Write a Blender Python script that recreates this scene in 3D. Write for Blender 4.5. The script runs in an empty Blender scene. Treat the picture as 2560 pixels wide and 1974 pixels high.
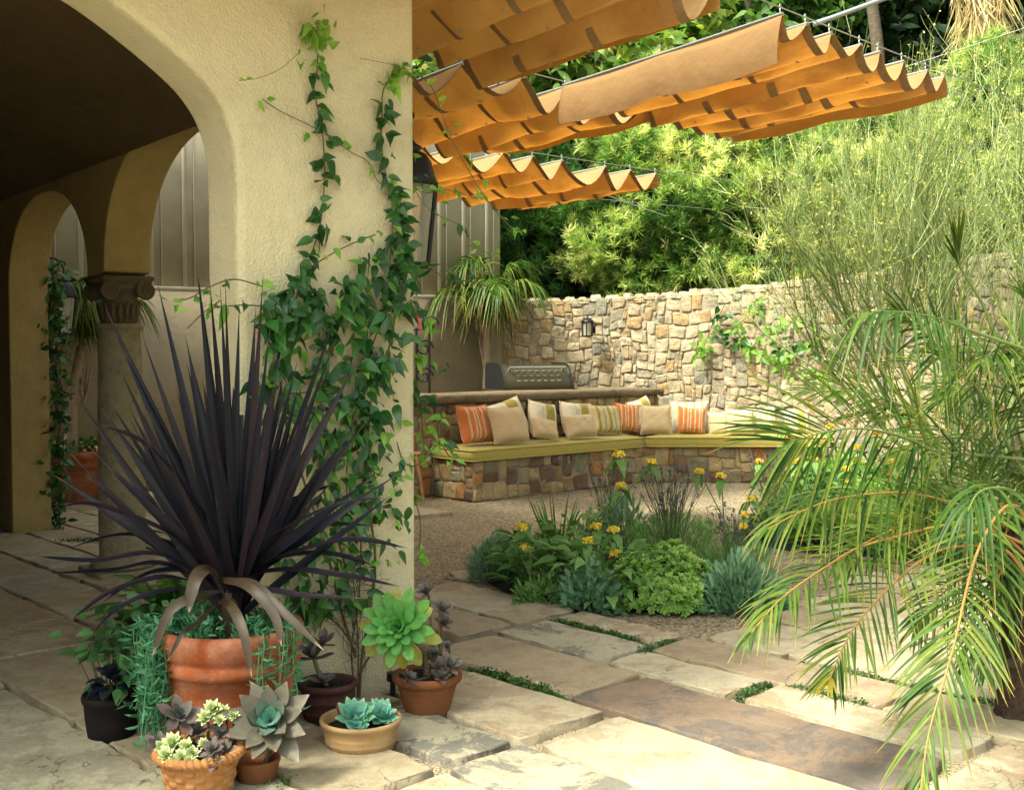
import bpy, math
import numpy as np
from mathutils import Vector
R = np.random.default_rng(7)
pi = math.pi
scene = bpy.context.scene
COL = scene.collection
# ------------------------------------------------------------------ camera model (photo survey)
FPX = 1131.6; PITCH = math.radians(2.37); CAM = np.array([0, 0, 1.5])
def V3(*a): return np.array(a, float)
def ray(px, py):
    a = (px-512)/FPX; b = -(py-394.5)/FPX
    return np.array([a, math.cos(PITCH)+b*math.sin(PITCH), -math.sin(PITCH)+b*math.cos(PITCH)])
DS = 1024/2184.0
def g(dx, dy, z=0.0):            # survey point of the overview, on height z
    r = ray(dx*DS, dy*DS); return CAM + r*((z-1.5)/r[2])
def at(dx, dy, Y):               # survey point at distance Y
    r = ray(dx*DS, dy*DS); return CAM + r*(Y/r[1])
def hit(dx, dy, P, n):
    r = ray(dx*DS, dy*DS); return CAM + r*(np.dot(P-CAM, n)/np.dot(r, n))
def zz(x0, y0, s):               # crop coordinates -> overview coordinates
    return lambda X, Y: ((x0+X/s)*2184/2560., (y0+Y/s)*2184/2560.)
Z_a = zz(0, 0, 2.1); Z_b = zz(1000, 0, 2.8); Z_c = zz(1780, 0, 2.8); Z_d = zz(1000, 550, 2.8); Z_e = zz(1780, 550, 2.8)
Z_f = zz(0, 600, 2.806); Z_g = zz(0, 1150, 2.044); Z_h = zz(300, 600, 2.105); Z_i = zz(350, 1400, 2.569)
Z_j = zz(1050, 1100, 2.569); Z_k = zz(1050, 1400, 2.569); Z_l = zz(1700, 1150, 2.044)

def nrm(a):
    a = np.asarray(a, float); return a/np.maximum(np.linalg.norm(a, axis=-1, keepdims=True), 1e-9)
UP = V3(0, 0, 1)
# ------------------------------------------------------------------ mesh builder
class B:
    def __init__(s): s.V = []; s.F = []; s.r = []; s.w = []; s.n = 0
    def add(s, V, F, r=0.5, w=0.0):
        V = np.asarray(V, float).reshape(-1, 3); F = np.asarray(F, int)
        s.V.append(V); s.F.append(F+s.n); k = len(V)
        s.r.append(np.broadcast_to(np.asarray(r, float), (k,)).copy()); s.w.append(np.broadcast_to(np.asarray(w, float), (k,)).copy())
        s.n += k; return s
    def inst(s, tV, tF, M, T, r, w=0.0):          # k copies of a template
        k = len(T); n = len(tV)
        V = np.einsum('kij,nj->kni', M, tV)+T[:, None, :]
        F = (np.asarray(tF)[None]+(np.arange(k)*n)[:, None, None]).reshape(-1, np.asarray(tF).shape[1])
        return s.add(V.reshape(-1, 3), F, np.repeat(r, n), np.tile(np.broadcast_to(w, (n,)), k))
    def grid(s, P, r=0.5, w=0.0, cu=False, cv=False):   # P (m,n,3) vertex grid
        P = np.asarray(P, float); m, n = P.shape[:2]; I = np.arange(m*n).reshape(m, n)
        if cu: I = np.vstack([I, I[:1]])
        if cv: I = np.hstack([I, I[:, :1]])
        F = np.stack([I[:-1, :-1], I[1:, :-1], I[1:, 1:], I[:-1, 1:]], -1).reshape(-1, 4)
        if not np.isscalar(r): r = np.asarray(r).reshape(-1)
        if not np.isscalar(w): w = np.asarray(w).reshape(-1)
        return s.add(P.reshape(-1, 3), F, r, w)
    def tube(s, pts, rad, n=6, r=0.5, cap=True, w=0.0):
        pts = np.asarray(pts, float); m = len(pts); rad = np.broadcast_to(np.asarray(rad, float), (m,))
        t = nrm(np.gradient(pts, axis=0)); a = np.cross(t[0], UP)
        if np.linalg.norm(a) < .2: a = np.cross(t[0], V3(0, 1, 0))
        a = nrm(a); ring = []
        ph = np.arange(n)*2*pi/n
        for i in range(m):
            a = nrm(a-t[i]*np.dot(a, t[i])); b = np.cross(t[i], a)
            ring.append(pts[i]+rad[i]*(np.cos(ph)[:, None]*a+np.sin(ph)[:, None]*b))
        s.grid(np.array(ring), r, w, cv=True)
        if cap:
            for i, rg in ((0, ring[0]), (m-1, ring[-1])):
                V = np.vstack([rg, pts[i][None]]); k = np.arange(n)
                F = np.stack([k, (k+1) % n, np.full(n, n)], 1); s.add(V, F, r, w)
        return s
    def lathe(s, prof, c, n=40, r=0.5, wob=0.0):   # prof [(radius,z)...]
        prof = np.array(prof, float); ph = np.arange(n)*2*pi/n
        P = np.zeros((len(prof), n, 3)); k = 1+wob*np.sin(ph*2+1)
        P[..., 0] = c[0]+prof[:, :1]*np.cos(ph)*k; P[..., 1] = c[1]+prof[:, :1]*np.sin(ph)*k; P[..., 2] = c[2]+prof[:, 1:2]
        return s.grid(P, r, cv=True)
    def box(s, c, sz, X=(1, 0, 0), Y=(0, 1, 0), Z=(0, 0, 1), r=0.5, bev=0.0):
        c = np.asarray(c, float); X, Y, Z = [np.asarray(q, float) for q in (X, Y, Z)]; h = np.asarray(sz, float)/2
        bb = min(bev, *(h*.9)); out = []
        if bb <= 0:
            for i in (-1, 1):
                for j in (-1, 1):
                    for k in (-1, 1): out.append(c+X*i*h[0]+Y*j*h[1]+Z*k*h[2])
            return s.add(out, [[0, 1, 3, 2], [4, 6, 7, 5], [0, 4, 5, 1], [2, 3, 7, 6], [0, 2, 6, 4], [1, 5, 7, 3]], r)
        rows = []
        for zc, ins in ((-h[2], bb), (-h[2]+bb, 0), (h[2]-bb, 0), (h[2], bb)):
            a, b = h[0]-ins, h[1]-ins; q = bb if ins == 0 else bb*.6
            loop = [(-a+q, -b), (a-q, -b), (a, -b+q), (a, b-q), (a-q, b), (-a+q, b), (-a, b-q), (-a, -b+q)]
            rows.append([c+X*x+Y*y+Z*zc for x, y in loop])
        s.grid(np.array(rows), r, cv=True)
        for rw in (rows[0], rows[-1]): s.add(rw, [[0, 1, 2, 3], [0, 3, 4, 7], [4, 5, 6, 7]], r)
        return s
    def straps(s, base, d, up, L, W, prof, droop=0.0, fold=.15, r=None, n=None, w0=0.0, twist=0.0, side=None, bend=0.0):
        """many leaves at once: base, direction, face normal, length, half width profile, droop (share of the length)"""
        base = np.atleast_2d(base); k = len(base); d = nrm(np.broadcast_to(d, (k, 3))); up = np.broadcast_to(up, (k, 3))
        L = np.broadcast_to(L, (k,)); W = np.broadcast_to(W, (k,)); droop = np.broadcast_to(droop, (k,))
        sd = nrm(np.cross(d, up)); nn = np.cross(sd, d); bend = np.broadcast_to(bend, (k,))
        prof = np.asarray(prof, float); m = len(prof); t = np.linspace(0, 1, m)
        P = base[:, None]+d[:, None]*(L[:, None]*t)[..., None]
        P = P+nn[:, None]*(bend[:, None]*L[:, None]*t**2)[..., None]
        P[..., 2] -= droop[:, None]*L[:, None]*t**2.2
        x = prof[None]*W[:, None]
        lift = nn[:, None]*(x*fold)[..., None]
        Lf = P-sd[:, None]*x[..., None]+lift; Rt = P+sd[:, None]*x[..., None]+lift
        G = np.stack([Lf, P, Rt], 2)                     # k,m,3,3
        I = np.arange(k*m*3).reshape(k, m, 3)
        F = np.stack([I[:, :-1, :-1], I[:, 1:, :-1], I[:, 1:, 1:], I[:, :-1, 1:]], -1).reshape(-1, 4)
        if r is None: r = R.random(k)
        r = np.broadcast_to(r, (k,))
        return s.add(G.reshape(-1, 3), F, np.repeat(r, m*3), np.tile(np.repeat(t, 3), k))
    def build(s, name, mat, parent=None, smooth=False, loc=None):
        V = np.vstack(s.V); me = bpy.data.meshes.new(name); tot = []; st = []; c = 0; idx = []
        for F in s.F:
            k = F.shape[1]; idx.append(F.reshape(-1)); st.append(c+np.arange(len(F))*k); tot.append(np.full(len(F), k)); c += F.size
        idx = np.concatenate(idx); st = np.concatenate(st); tot = np.concatenate(tot)
        if loc is not None: V = V-np.asarray(loc)
        me.vertices.add(len(V)); me.vertices.foreach_set('co', V.astype(np.float32).reshape(-1))
        me.loops.add(len(idx)); me.loops.foreach_set('vertex_index', idx.astype(np.int32))
        me.polygons.add(len(st)); me.polygons.foreach_set('loop_start', st.astype(np.int32)); me.polygons.foreach_set('loop_total', tot.astype(np.int32))
        if smooth: me.polygons.foreach_set('use_smooth', np.ones(len(st), bool))
        me.update(calc_edges=True); me.validate()
        for nm, arr in (('rnd', s.r), ('along', s.w)):
            a = me.attributes.new(nm, 'FLOAT', 'POINT'); a.data.foreach_set('value', np.concatenate(arr).astype(np.float32))
        me.materials.append(mat)
        o = bpy.data.objects.new(name, me); COL.objects.link(o)
        if loc is not None: o.location = loc
        o['_w'] = tuple(loc) if loc is not None else (0., 0., 0.)
        if parent is not None: attach(o, parent)
        return o
def attach(o, parent):
    o.parent = parent; o.location = Vector(o['_w'])-Vector(parent['_w'])
def tag(o, label=None, cat=None, group=None, kind=None):
    if label: o['label'] = label
    if cat: o['category'] = cat
    if group: o['group'] = group
    if kind: o['kind'] = kind
    return o
def thing(name, loc, label, cat, group=None):
    o = bpy.data.objects.new(name, None); COL.objects.link(o); o.location = tuple(float(q) for q in loc); o['_w'] = tuple(float(q) for q in loc); o.empty_display_size = .1
    return tag(o, label, cat, group)
def bevel(o, w=.02, seg=3):
    m = o.modifiers.new('bevel', 'BEVEL'); m.width = w; m.segments = seg; m.limit_method = 'ANGLE'; m.angle_limit = math.radians(40); return o
def spline(pts, n=8):             # Catmull-Rom through pts
    p = np.asarray(pts, float); p = np.vstack([2*p[0]-p[1], p, 2*p[-1]-p[-2]]); out = []
    for i in range(1, len(p)-2):
        t = np.linspace(0, 1, n, endpoint=False)[:, None]
        out.append(.5*((2*p[i])+(-p[i-1]+p[i+1])*t+(2*p[i-1]-5*p[i]+4*p[i+1]-p[i+2])*t**2+(-p[i-1]+3*p[i]-3*p[i+1]+p[i+2])*t**3))
    return np.vstack(out+[p[-2][None]])
def rdir(k, zmin=-1, zmax=1):
    z = R.uniform(zmin, zmax, k); a = R.uniform(0, 2*pi, k); q = np.sqrt(1-z*z)
    return np.stack([q*np.cos(a), q*np.sin(a), z], 1)
def frames(d, up=None):           # k matrices whose y axis is d
    d = nrm(d); up = rdir(len(d)) if up is None else np.broadcast_to(up, d.shape)
    x = nrm(np.cross(d, up)); z = np.cross(x, d)
    return np.stack([x, d, z], -1)
# leaf width profiles
OV = [.15, .8, 1, .75, .35, .02]; LAN = [.2, .75, 1, .8, .45, .02]; NEE = [.5, 1, .03]; STR = [.55, .9, 1, .95, .8, .55, .03]; SPA = [.35, .42, .6, .85, 1, .85, .12]
# ------------------------------------------------------------------ materials
def newmat(name):
    m = bpy.data.materials.new(name); m.use_nodes = True; nt = m.node_tree; nt.nodes.clear()
    out = nt.nodes.new('ShaderNodeOutputMaterial'); return m, nt, out
def N(nt, typ, ins=None, **kw):
    n = nt.nodes.new(typ)
    for k, v in kw.items(): setattr(n, k, v)
    for k, v in (ins or {}).items():
        if isinstance(v, bpy.types.NodeSocket): nt.links.new(v, n.inputs[k])
        else: n.inputs[k].default_value = v
    return n
def ramp(nt, fac, stops, interp='LINEAR'):
    n = nt.nodes.new('ShaderNodeValToRGB'); nt.links.new(fac, n.inputs[0]); cr = n.color_ramp; cr.interpolation = interp
    while len(cr.elements) < len(stops): cr.elements.new(.5)
    for e, (p, c) in zip(cr.elements, stops): e.position = p; e.color = (*c, 1)
    return n.outputs[0]
def mix(nt, f, a, b, mode='MIX'):
    n = nt.nodes.new('ShaderNodeMix'); n.data_type = 'RGBA'; n.blend_type = mode
    for i, v in ((0, f), (6, a), (7, b)):
        if isinstance(v, bpy.types.NodeSocket): nt.links.new(v, n.inputs[i])
        else: n.inputs[i].default_value = v if i == 0 else (*v, 1)
    return n.outputs[2]
def coords(nt, gen=False): return nt.nodes.new('ShaderNodeTexCoord').outputs['Object']
def wpos(nt): return nt.nodes.new('ShaderNodeNewGeometry').outputs['Position']
def attr(nt, n): return N(nt, 'ShaderNodeAttribute', attribute_name=n).outputs['Fac']
def noise(nt, co, sc, det=4, rough=.6): return N(nt, 'ShaderNodeTexNoise', {'Vector': co, 'Scale': sc, 'Detail': det, 'Roughness': rough}).outputs['Fac']
def prin(nt, out, col, rough=.8, bump=None, spec=.3, **kw):
    p = N(nt, 'ShaderNodeBsdfPrincipled', {'Roughness': rough, 'Specular IOR Level': spec})
    if isinstance(col, bpy.types.NodeSocket): nt.links.new(col, p.inputs['Base Color'])
    else: p.inputs['Base Color'].default_value = (*col, 1)
    for k, v in kw.items(): p.inputs[k].default_value = v
    if bump: nt.links.new(bump, p.inputs['Normal'])
    nt.links.new(p.outputs[0], out.inputs[0]); return p
def bump(nt, h, dist=.01, st=1.0, nor=None):
    b = N(nt, 'ShaderNodeBump', {'Height': h, 'Distance': dist, 'Strength': st})
    if nor: nt.links.new(nor, b.inputs['Normal'])
    return b.outputs[0]
def even(cols): return [(i/max(1, len(cols)-1), c) for i, c in enumerate(cols)]
def leafmat(name, cols, tip=None, tr=.35, rough=.5, spec=.35, vein=0, tipat=.8):
    m, nt, out = newmat(name)
    c = ramp(nt, attr(nt, 'rnd'), even(cols))
    c = mix(nt, .35, c, ramp(nt, noise(nt, wpos(nt), 40, 2), [(.3, (.45, .45, .45)), (.7, (1.4, 1.4, 1.4))]), 'MULTIPLY')
    if tip: c = mix(nt, ramp(nt, attr(nt, 'along'), [(tipat, (0, 0, 0)), (1, (1, 1, 1))]), c, tip)
    p = prin(nt, out, c, rough, spec=spec)
    if tr > 0:
        t = N(nt, 'ShaderNodeBsdfTranslucent'); nt.links.new(mix(nt, 1.0, c, (1.15, 1.25, .6), 'MULTIPLY'), t.inputs[0])
        ms = N(nt, 'ShaderNodeMixShader', {0: tr}); nt.links.new(p.outputs[0], ms.inputs[1]); nt.links.new(t.outputs[0], ms.inputs[2]); nt.links.new(ms.outputs[0], out.inputs[0])
    return m
def plain(name, col, rough=.6, metal=0.0, nz=0.0, sc=30, spec=.4, bmp=0.0):
    m, nt, out = newmat(name); co = coords(nt); c = col
    if nz: c = mix(nt, nz, col, ramp(nt, noise(nt, co, sc), [(.3, tuple(q*.5 for q in col)), (.7, tuple(min(1, q*1.4) for q in col))]))
    b = bump(nt, noise(nt, co, sc*2), bmp) if bmp else None
    p = prin(nt, out, c, rough, b, spec); p.inputs['Metallic'].default_value = metal; return m
def stucco(name, col, dirt=.25):
    m, nt, out = newmat(name); co = wpos(nt)
    big = noise(nt, co, 1.6, 5, .65); fine = noise(nt, co, 55, 4, .7)
    c = mix(nt, 1.0, col, ramp(nt, big, [(.25, (.70, .68, .62)), (.5, (1, 1, 1)), (.8, (1.12, 1.1, 1.04))]), 'MULTIPLY')
    c = mix(nt, dirt, c, ramp(nt, noise(nt, co, 7, 6, .7), [(.3, tuple(q*.62 for q in col)), (.6, tuple(q*1.1 for q in col))]))
    c = mix(nt, ramp(nt, N(nt, 'ShaderNodeSeparateXYZ', {0: co}).outputs[2], [(0, (.55, .55, .55)), (.12, (0, 0, 0))]), c, tuple(q*.55 for q in col))
    lump = N(nt, 'ShaderNodeMath', {0: fine, 1: noise(nt, co, 9, 5, .6)}, operation='ADD')
    v = N(nt, 'ShaderNodeTexVoronoi', {'Vector': co, 'Scale': 95.}); h = N(nt, 'ShaderNodeMath', {0: lump.outputs[0], 1: v.outputs[0]}, operation='ADD')
    b = bump(nt, h.outputs[0], .006, .55); b = bump(nt, noise(nt, co, 2.6, 6, .7), .05, .45, b); b = bump(nt, noise(nt, co, 13, 4, .6), .008, .45, b)
    prin(nt, out, c, .9, b, .15); return m
def stonemat(name, cols, sc=1.0):
    m, nt, out = newmat(name); co = wpos(nt)
    c = ramp(nt, attr(nt, 'rnd'), even(cols), 'CONSTANT')
    n1 = noise(nt, co, 7*sc, 6, .7); c = mix(nt, .8, c, ramp(nt, n1, [(.25, (.5, .48, .45)), (.5, (.95, .95, .95)), (.75, (1.25, 1.18, 1.06))]), 'MULTIPLY')
    c = mix(nt, .5, c, ramp(nt, noise(nt, co, 60*sc, 3, .7), [(.3, (.6, .6, .6)), (.7, (1.3, 1.3, 1.3))]), 'MULTIPLY')
    b = bump(nt, noise(nt, co, 10*sc, 9, .75), .05, 1.0)
    prin(nt, out, c, .92, b, .15); return m

M = {}
M['stucco'] = stucco('facade_stucco', (.58, .525, .35), .14)
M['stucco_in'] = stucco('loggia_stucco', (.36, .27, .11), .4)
M['stucco_far'] = stucco('garden_wall_stucco', (.30, .25, .175), .15)
M['siding'] = plain('board_siding', (.35, .305, .225), .7, nz=.25, sc=3, bmp=.002)
M['ceiling'] = stucco('shade_dark_ceiling_stucco', (.12, .085, .042), .5); M['inner'] = stucco('shade_dark_room_stucco', (.05, .037, .02), .3)  # room's shade put into the colour of ceiling and inner walls
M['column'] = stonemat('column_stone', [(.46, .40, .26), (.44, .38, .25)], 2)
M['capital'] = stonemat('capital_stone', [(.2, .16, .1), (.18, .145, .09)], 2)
M['wallstone'] = stonemat('wall_stone', [(.480, .392, .264), (.432, .344, .216), (.512, .432, .304), (.336, .304, .224), (.448, .360, .232), (.384, .304, .192), (.496, .408, .280), (.304, .280, .216), (.456, .376, .256), (.432, .304, .160), (.480, .392, .264), (.368, .320, .224), (.504, .416, .288), (.240, .208, .160)])
M['benchstone'] = stonemat('bench_stone', [(.504, .372, .204), (.396, .264, .132), (.288, .276, .180), (.552, .420, .240), (.456, .240, .096), (.216, .144, .102), (.480, .360, .216), (.360, .312, .204), (.528, .396, .240)])
M['mortar'] = plain('mortar', (.27, .225, .16), .95, nz=.5, sc=30)
M['cap'] = stonemat('capstone', [(.2, .155, .1), (.25, .19, .12)])
M['iron'] = plain('black_iron', (.012, .013, .015), .45, .3, nz=.2)
M['steel'] = plain('grill_steel', (.10, .085, .05), .4, .8, nz=.3, sc=8)
M['darksteel'] = plain('dark_steel', (.05, .052, .055), .35, .7)
M['wire'] = plain('steel_wire', (.42, .42, .38), .35, .8)
M['pole'] = plain('painted_pole', (.25, .28, .3), .4, .5)
M['wood'] = plain('teak', (.42, .22, .1), .6, nz=.5, sc=25)
M['soil'] = plain('potting_soil', (.014, .010, .007), .95, nz=.8, sc=120, bmp=.006)
def clay(name, col, stain=(.5, .42, .33), amt=.35, lo=None):
    m, nt, out = newmat(name); co = wpos(nt)
    c = mix(nt, ramp(nt, noise(nt, co, 9, 7, .7), [(.42, (0, 0, 0)), (.72, (amt, amt, amt))]), col, stain)
    c = mix(nt, ramp(nt, noise(nt, co, 5, 5, .7), [(.35, (.55, .55, .55)), (.6, (0, 0, 0))]), c, tuple(q*.5 for q in col))
    c = mix(nt, ramp(nt, noise(nt, co, 90, 2, .5), [(.70, (0, 0, 0)), (.78, (.4, .4, .4))]), c, tuple(min(.5, q*3+.01) for q in col))
    b = bump(nt, noise(nt, co, 60, 5, .6), .004, .6)
    prin(nt, out, c, .8, b, .2); return m
M['terracotta'] = clay('terracotta', (.30, .075, .024))
M['terracotta2'] = clay('weathered_terracotta', (.20, .07, .028), (.16, .11, .06))
M['sandclay'] = clay('sand_clay', (.40, .245, .11), (.46, .34, .19), .5)
M['basketclay'] = clay('basket_clay', (.36, .16, .055), (.42, .25, .11), .4)
M['plumclay'] = clay('plum_clay', (.075, .03, .027), (.14, .07, .06), .3)
M['blackclay'] = clay('dark_clay', (.008, .006, .006), (.02, .012, .01), .3)
# ------------------------------------------------------------------ loggia
A0 = math.radians(38.3)
v = V3(-math.sin(A0), math.cos(A0), 0); u = V3(math.cos(A0), math.sin(A0), 0)
Cn = V3(-.416, 4.91, 0)
def prism_wall(name, outline, org, e1, depthv, mat, parent, bev=.03):
    k = len(outline); V = [org+e1*a+UP*b for a, b in outline]; V += [q+depthv for q in V]
    bm = bpy.data.meshes.new(name)
    F = [list(range(k)), list(range(2*k-1, k-1, -1))]+[[(i+1) % k, i, i+k, (i+1) % k+k] for i in range(k)]
    bm.from_pydata([tuple(q) for q in V], [], F); bm.update()
    import bmesh
    b = bmesh.new(); b.from_mesh(bm); bmesh.ops.recalc_face_normals(b, faces=b.faces); b.to_mesh(bm); b.free()
    bm.materials.append(mat); o = bpy.data.objects.new(name, bm); COL.objects.link(o)
    o['_w'] = (0., 0., 0.)
    if parent: attach(o, parent)
    if bev: bevel(o, bev, 3)
    return o
def arcpts(c, zs, rx, rz, n=28, p=2.0):
    a = np.linspace(0, pi, n)
    return [(c+rx*np.sign(math.cos(q))*abs(math.cos(q))**(2/p), zs+rz*math.sin(q)**(2/p)) for q in a]
house = thing('arcade_building', (float(Cn[0]), float(Cn[1]), 0), 'ochre stucco loggia with rounded arches, a column and deep shade inside', 'building')
# front wall, t measured to the left of the right corner
H = 5.2  # unseen upper storey, raised so that its shadow covers the pots
arch = [(.82, 0), (.82, 1.2), (.82, 2.1), (.823, 2.2), (.83, 2.28), (.85, 2.355), (.885, 2.43), (.94, 2.50), (1.01, 2.56), (1.09, 2.617), (1.18, 2.675), (1.28, 2.735), (1.40, 2.795), (1.54, 2.845), (1.72, 2.88), (1.92, 2.893)]
archm = [(2*1.92-a, b) for a, b in arch[::-1]][1:]
# smooth the arch outline
def fine(pts):
    a = [p for p in pts if p[1] >= 2.05]; sp = spline(np.array([(x, z, 0) for x, z in a]), 4)
    return [(q[0], q[1]) for q in sp]
arc = fine(arch+archm)
poly = [(0, 0), (0, H), (6.2, H), (6.2, 0), (3.02, 0)]+arc[::-1]+[(.82, 0)]
prism_wall('front_wall', [(-a, b) for a, b in poly], Cn, u, v*.30, M['stucco'], house, .03)
# side wall, s measured along v
A_ = arcpts(1.98, 1.985, 1.12, .80, 30, 2.25); B_ = arcpts(4.37, 1.93, .95, .68, 30, 2.2)
side = [(.302, 0), (.302, H), (7.2, H), (7.2, 0), (5.32, 0)]+[q for q in B_]+[(3.42, 1.93)]+[(3.10, 1.985)]+[q for q in A_][1:]+[(.86, 0)]
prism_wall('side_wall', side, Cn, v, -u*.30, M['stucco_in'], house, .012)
# inner surfaces of the room
Ci = Cn+v*.30
b = B(); 
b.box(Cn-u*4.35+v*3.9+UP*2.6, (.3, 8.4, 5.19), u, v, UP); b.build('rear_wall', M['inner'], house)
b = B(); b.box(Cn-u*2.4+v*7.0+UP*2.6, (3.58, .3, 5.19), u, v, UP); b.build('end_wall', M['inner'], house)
b = B()   # coved ceiling
nn = 24; P = np.zeros((nn+1, 2, 3)); 
for i in range(nn+1):
    x = -1+2*i/nn; zc = 2.66+.44*(1-abs(x)**2.6)
    for j, s_ in enumerate((.31, 6.84)): P[i, j] = Cn+v*s_-u*(2.25+1.94*x)+UP*zc
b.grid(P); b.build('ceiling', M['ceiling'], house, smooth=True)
b = B(); b.box(Cn+v*3.4-u*2.9+UP*5.27, (6.5, 7.9, .12), u, v, UP, bev=.02); b.build('roof', M['stucco'], house)
# column
cc = Cn+v*3.26-u*.15
def sub(bd, name, mat, smooth=False): return bd.build(name, mat, col, smooth)
b = B(); b.lathe([(.145, .13), (.147, .3), (.147, .7), (.143, 1.1), (.134, 1.5), (.128, 1.62), (.145, 1.625), (.153, 1.64), (.145, 1.655), (.12, 1.66)], cc, 40, wob=0); col = b.build('column', M['column'], house, True)
b = B(); b.box(cc+UP*.035, (.44, .44, .07), u, v, UP, bev=.008); b.lathe([(.15, .07), (.195, .075), (.208, .09), (.195, .112), (.165, .12), (.15, .14)], cc, 40); sub(b, 'plinth', M['column'], False)
b = B(); b.lathe([(.11, 1.65), (.10, 1.68), (.10, 1.78), (.12, 1.84), (.14, 1.87)], cc, 32)
b.box(cc+UP*1.945, (.33, .38, .03), u, v, UP, bev=.006); b.box(cc+UP*1.925, (.31, .35, .02), u, v, UP)
for k in range(16):      # leaf carving round the neck
    a = 2*pi*k/16; d = V3(math.cos(a), math.sin(a), 0); b.tube([cc+d*.10+UP*1.67, cc+d*.108+UP*1.71, cc+d*.112+UP*1.76, cc+d*.128+UP*1.79], [.012, .018, .016, .008], 5)
for k in range(14):
    a = 2*pi*k/14; d = V3(math.cos(a), math.sin(a), 0); q = cc+d*.145+UP*1.868; b.lathe([(.0, -.014), (.012, -.01), (.014, 0), (.01, .012), (0, .015)], q, 6)
for sx in (-1, 1):       # the two scroll pairs, axis across the arcade
    for sy in (-1, 1):
        cen = cc+u*sx*.118+UP*1.87+v*sy*.165
        tt = np.linspace(0, 2.6*2*pi, 60); rr = .054*(1-tt/tt[-1])**.8+.006
        pts = [cen+u*(sx*math.cos(q+pi/2)*p_)+UP*(p_*math.sin(q+pi/2)) for q, p_ in zip(tt, rr)]
        b.tube(np.array(pts), np.linspace(.013, .007, 60), 6)
    b.tube([cc+u*sx*.118+UP*1.87+v*q for q in (-.163, -.08, 0, .08, .163)], [.05, .044, .038, .044, .05], 18)
b.box(cc+UP*1.895, (.25, .31, .05), u, v, UP, bev=.01)
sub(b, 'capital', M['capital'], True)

# ------------------------------------------------------------------ rear garden wall with board and batten above
W0 = V3(-3.66, 11.95, 0); e = nrm(V3(.80, .60, 0)); en = V3(e[1], -e[0], 0)
LW = 4.42
gw = thing('garden_wall', W0, 'grey tan stucco wall topped by vertical board and batten siding', 'wall')
b = B(); b.box(W0+e*(LW-6)/2-en*.16+UP*1.05, (LW+6, .3, 2.1), e, en, UP); b.build('stucco_base', M['stucco_far'], gw)
b = B(); b.box(W0+e*(LW-6)/2-en*.16+UP*2.125, (LW+6, .34, .05), e, en, UP, bev=.01); b.build('ledge', M['siding'], gw)
b = B(); b.box(W0+e*(LW-6)/2-en*.18+UP*3.25, (LW+6, .26, 2.2), e, en, UP)
k = -6.0+.12; i = 0
while k < LW:
    b.box(W0+e*k-en*.04+UP*3.25, (.045, .024, 2.19), e, en, UP, bev=.003); b.box(W0+e*(k+.11)-en*.045+UP*3.25, (.02, .012, 2.19), e, en, UP, bev=.003); k += .36
b.build('board_siding', M['siding'], gw)
# neighbour's shingled roof above
M['shingle'] = None
m, nt, outn = newmat('roof_shingle'); co = coords(nt)
br = N(nt, 'ShaderNodeTexBrick', {'Vector': co, 'Color1': (.62, .42, .34, 1), 'Color2': (.7, .5, .42, 1), 'Mortar': (.3, .2, .16, 1), 'Scale': 3.2, 'Mortar Size': .012, 'Row Height': .5, 'Brick Width': .9})
prin(nt, outn, br.outputs[0], .8, bump(nt, br.outputs[1], .01)); M['shingle'] = m
b = B(); RX = W0+e*.5-en*.35+UP*4.35
P = np.array([[RX-e*3, RX+e*4.6-en*0], [RX-e*3-en*3.5+UP*1.5, RX+e*4.2-en*3.5+UP*1.5]]); 
P2 = P-np.array([0, 0, .12])
b.grid(P); b.grid(P2); b.grid(np.array([P[0], P2[0]])); b.grid(np.array([P[:, 1], P2[:, 1]])); b.grid(np.array([P[1], P2[1]])); b.grid(np.array([P[:, 0], P2[:, 0]]))
rf = b.build('shingled_roof', M['shingle']); tag(rf, 'pinkish shingled roof glimpsed above the siding behind the awnings', 'roof')
# ------------------------------------------------------------------ ground
m, nt, outn = newmat('gravel'); co = wpos(nt)
vo = N(nt, 'ShaderNodeTexVoronoi', {'Vector': co, 'Scale': 78.})
hs = N(nt, 'ShaderNodeSeparateColor', {0: vo.outputs['Color']})
c = ramp(nt, hs.outputs[0], [(0, (.12, .08, .05)), (.2, (.32, .25, .16)), (.45, (.43, .33, .21)), (.7, (.53, .43, .29)), (1, (.66, .57, .42))])
vo2 = N(nt, 'ShaderNodeTexVoronoi', {'Vector': co, 'Scale': 230.}); hs2 = N(nt, 'ShaderNodeSeparateColor', {0: vo2.outputs['Color']})
sand = ramp(nt, hs2.outputs[0], [(0, (.4, .31, .19)), (.5, (.6, .48, .31)), (1, (.72, .62, .45))])
xyz = N(nt, 'ShaderNodeSeparateXYZ', {0: co})
dq = N(nt, 'ShaderNodeMath', {0: N(nt, 'ShaderNodeMath', {0: xyz.outputs[0], 1: .728}, operation='MULTIPLY').outputs[0], 1: N(nt, 'ShaderNodeMath', {0: xyz.outputs[1], 1: .686}, operation='MULTIPLY').outputs[0]}, operation='ADD')
far = N(nt, 'ShaderNodeMapRange', {0: xyz.outputs[1], 1: 5.0, 2: 5.7})
c = mix(nt, far.outputs[0], sand, c)
c = mix(nt, .5, c, ramp(nt, noise(nt, co, 2.5, 4), [(.3, (.75, .75, .75)), (.7, (1.15, 1.15, 1.15))]), 'MULTIPLY')
c = mix(nt, .8, c, ramp(nt, vo.outputs[0], [(0, (1.1, 1.1, 1.1)), (.55, (.75, .75, .75)), (.9, (.3, .3, .3))]), 'MULTIPLY')
prin(nt, outn, c, .9, bump(nt, vo.outputs[0], -.018, 1.0), .2); M['gravel'] = m
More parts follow.
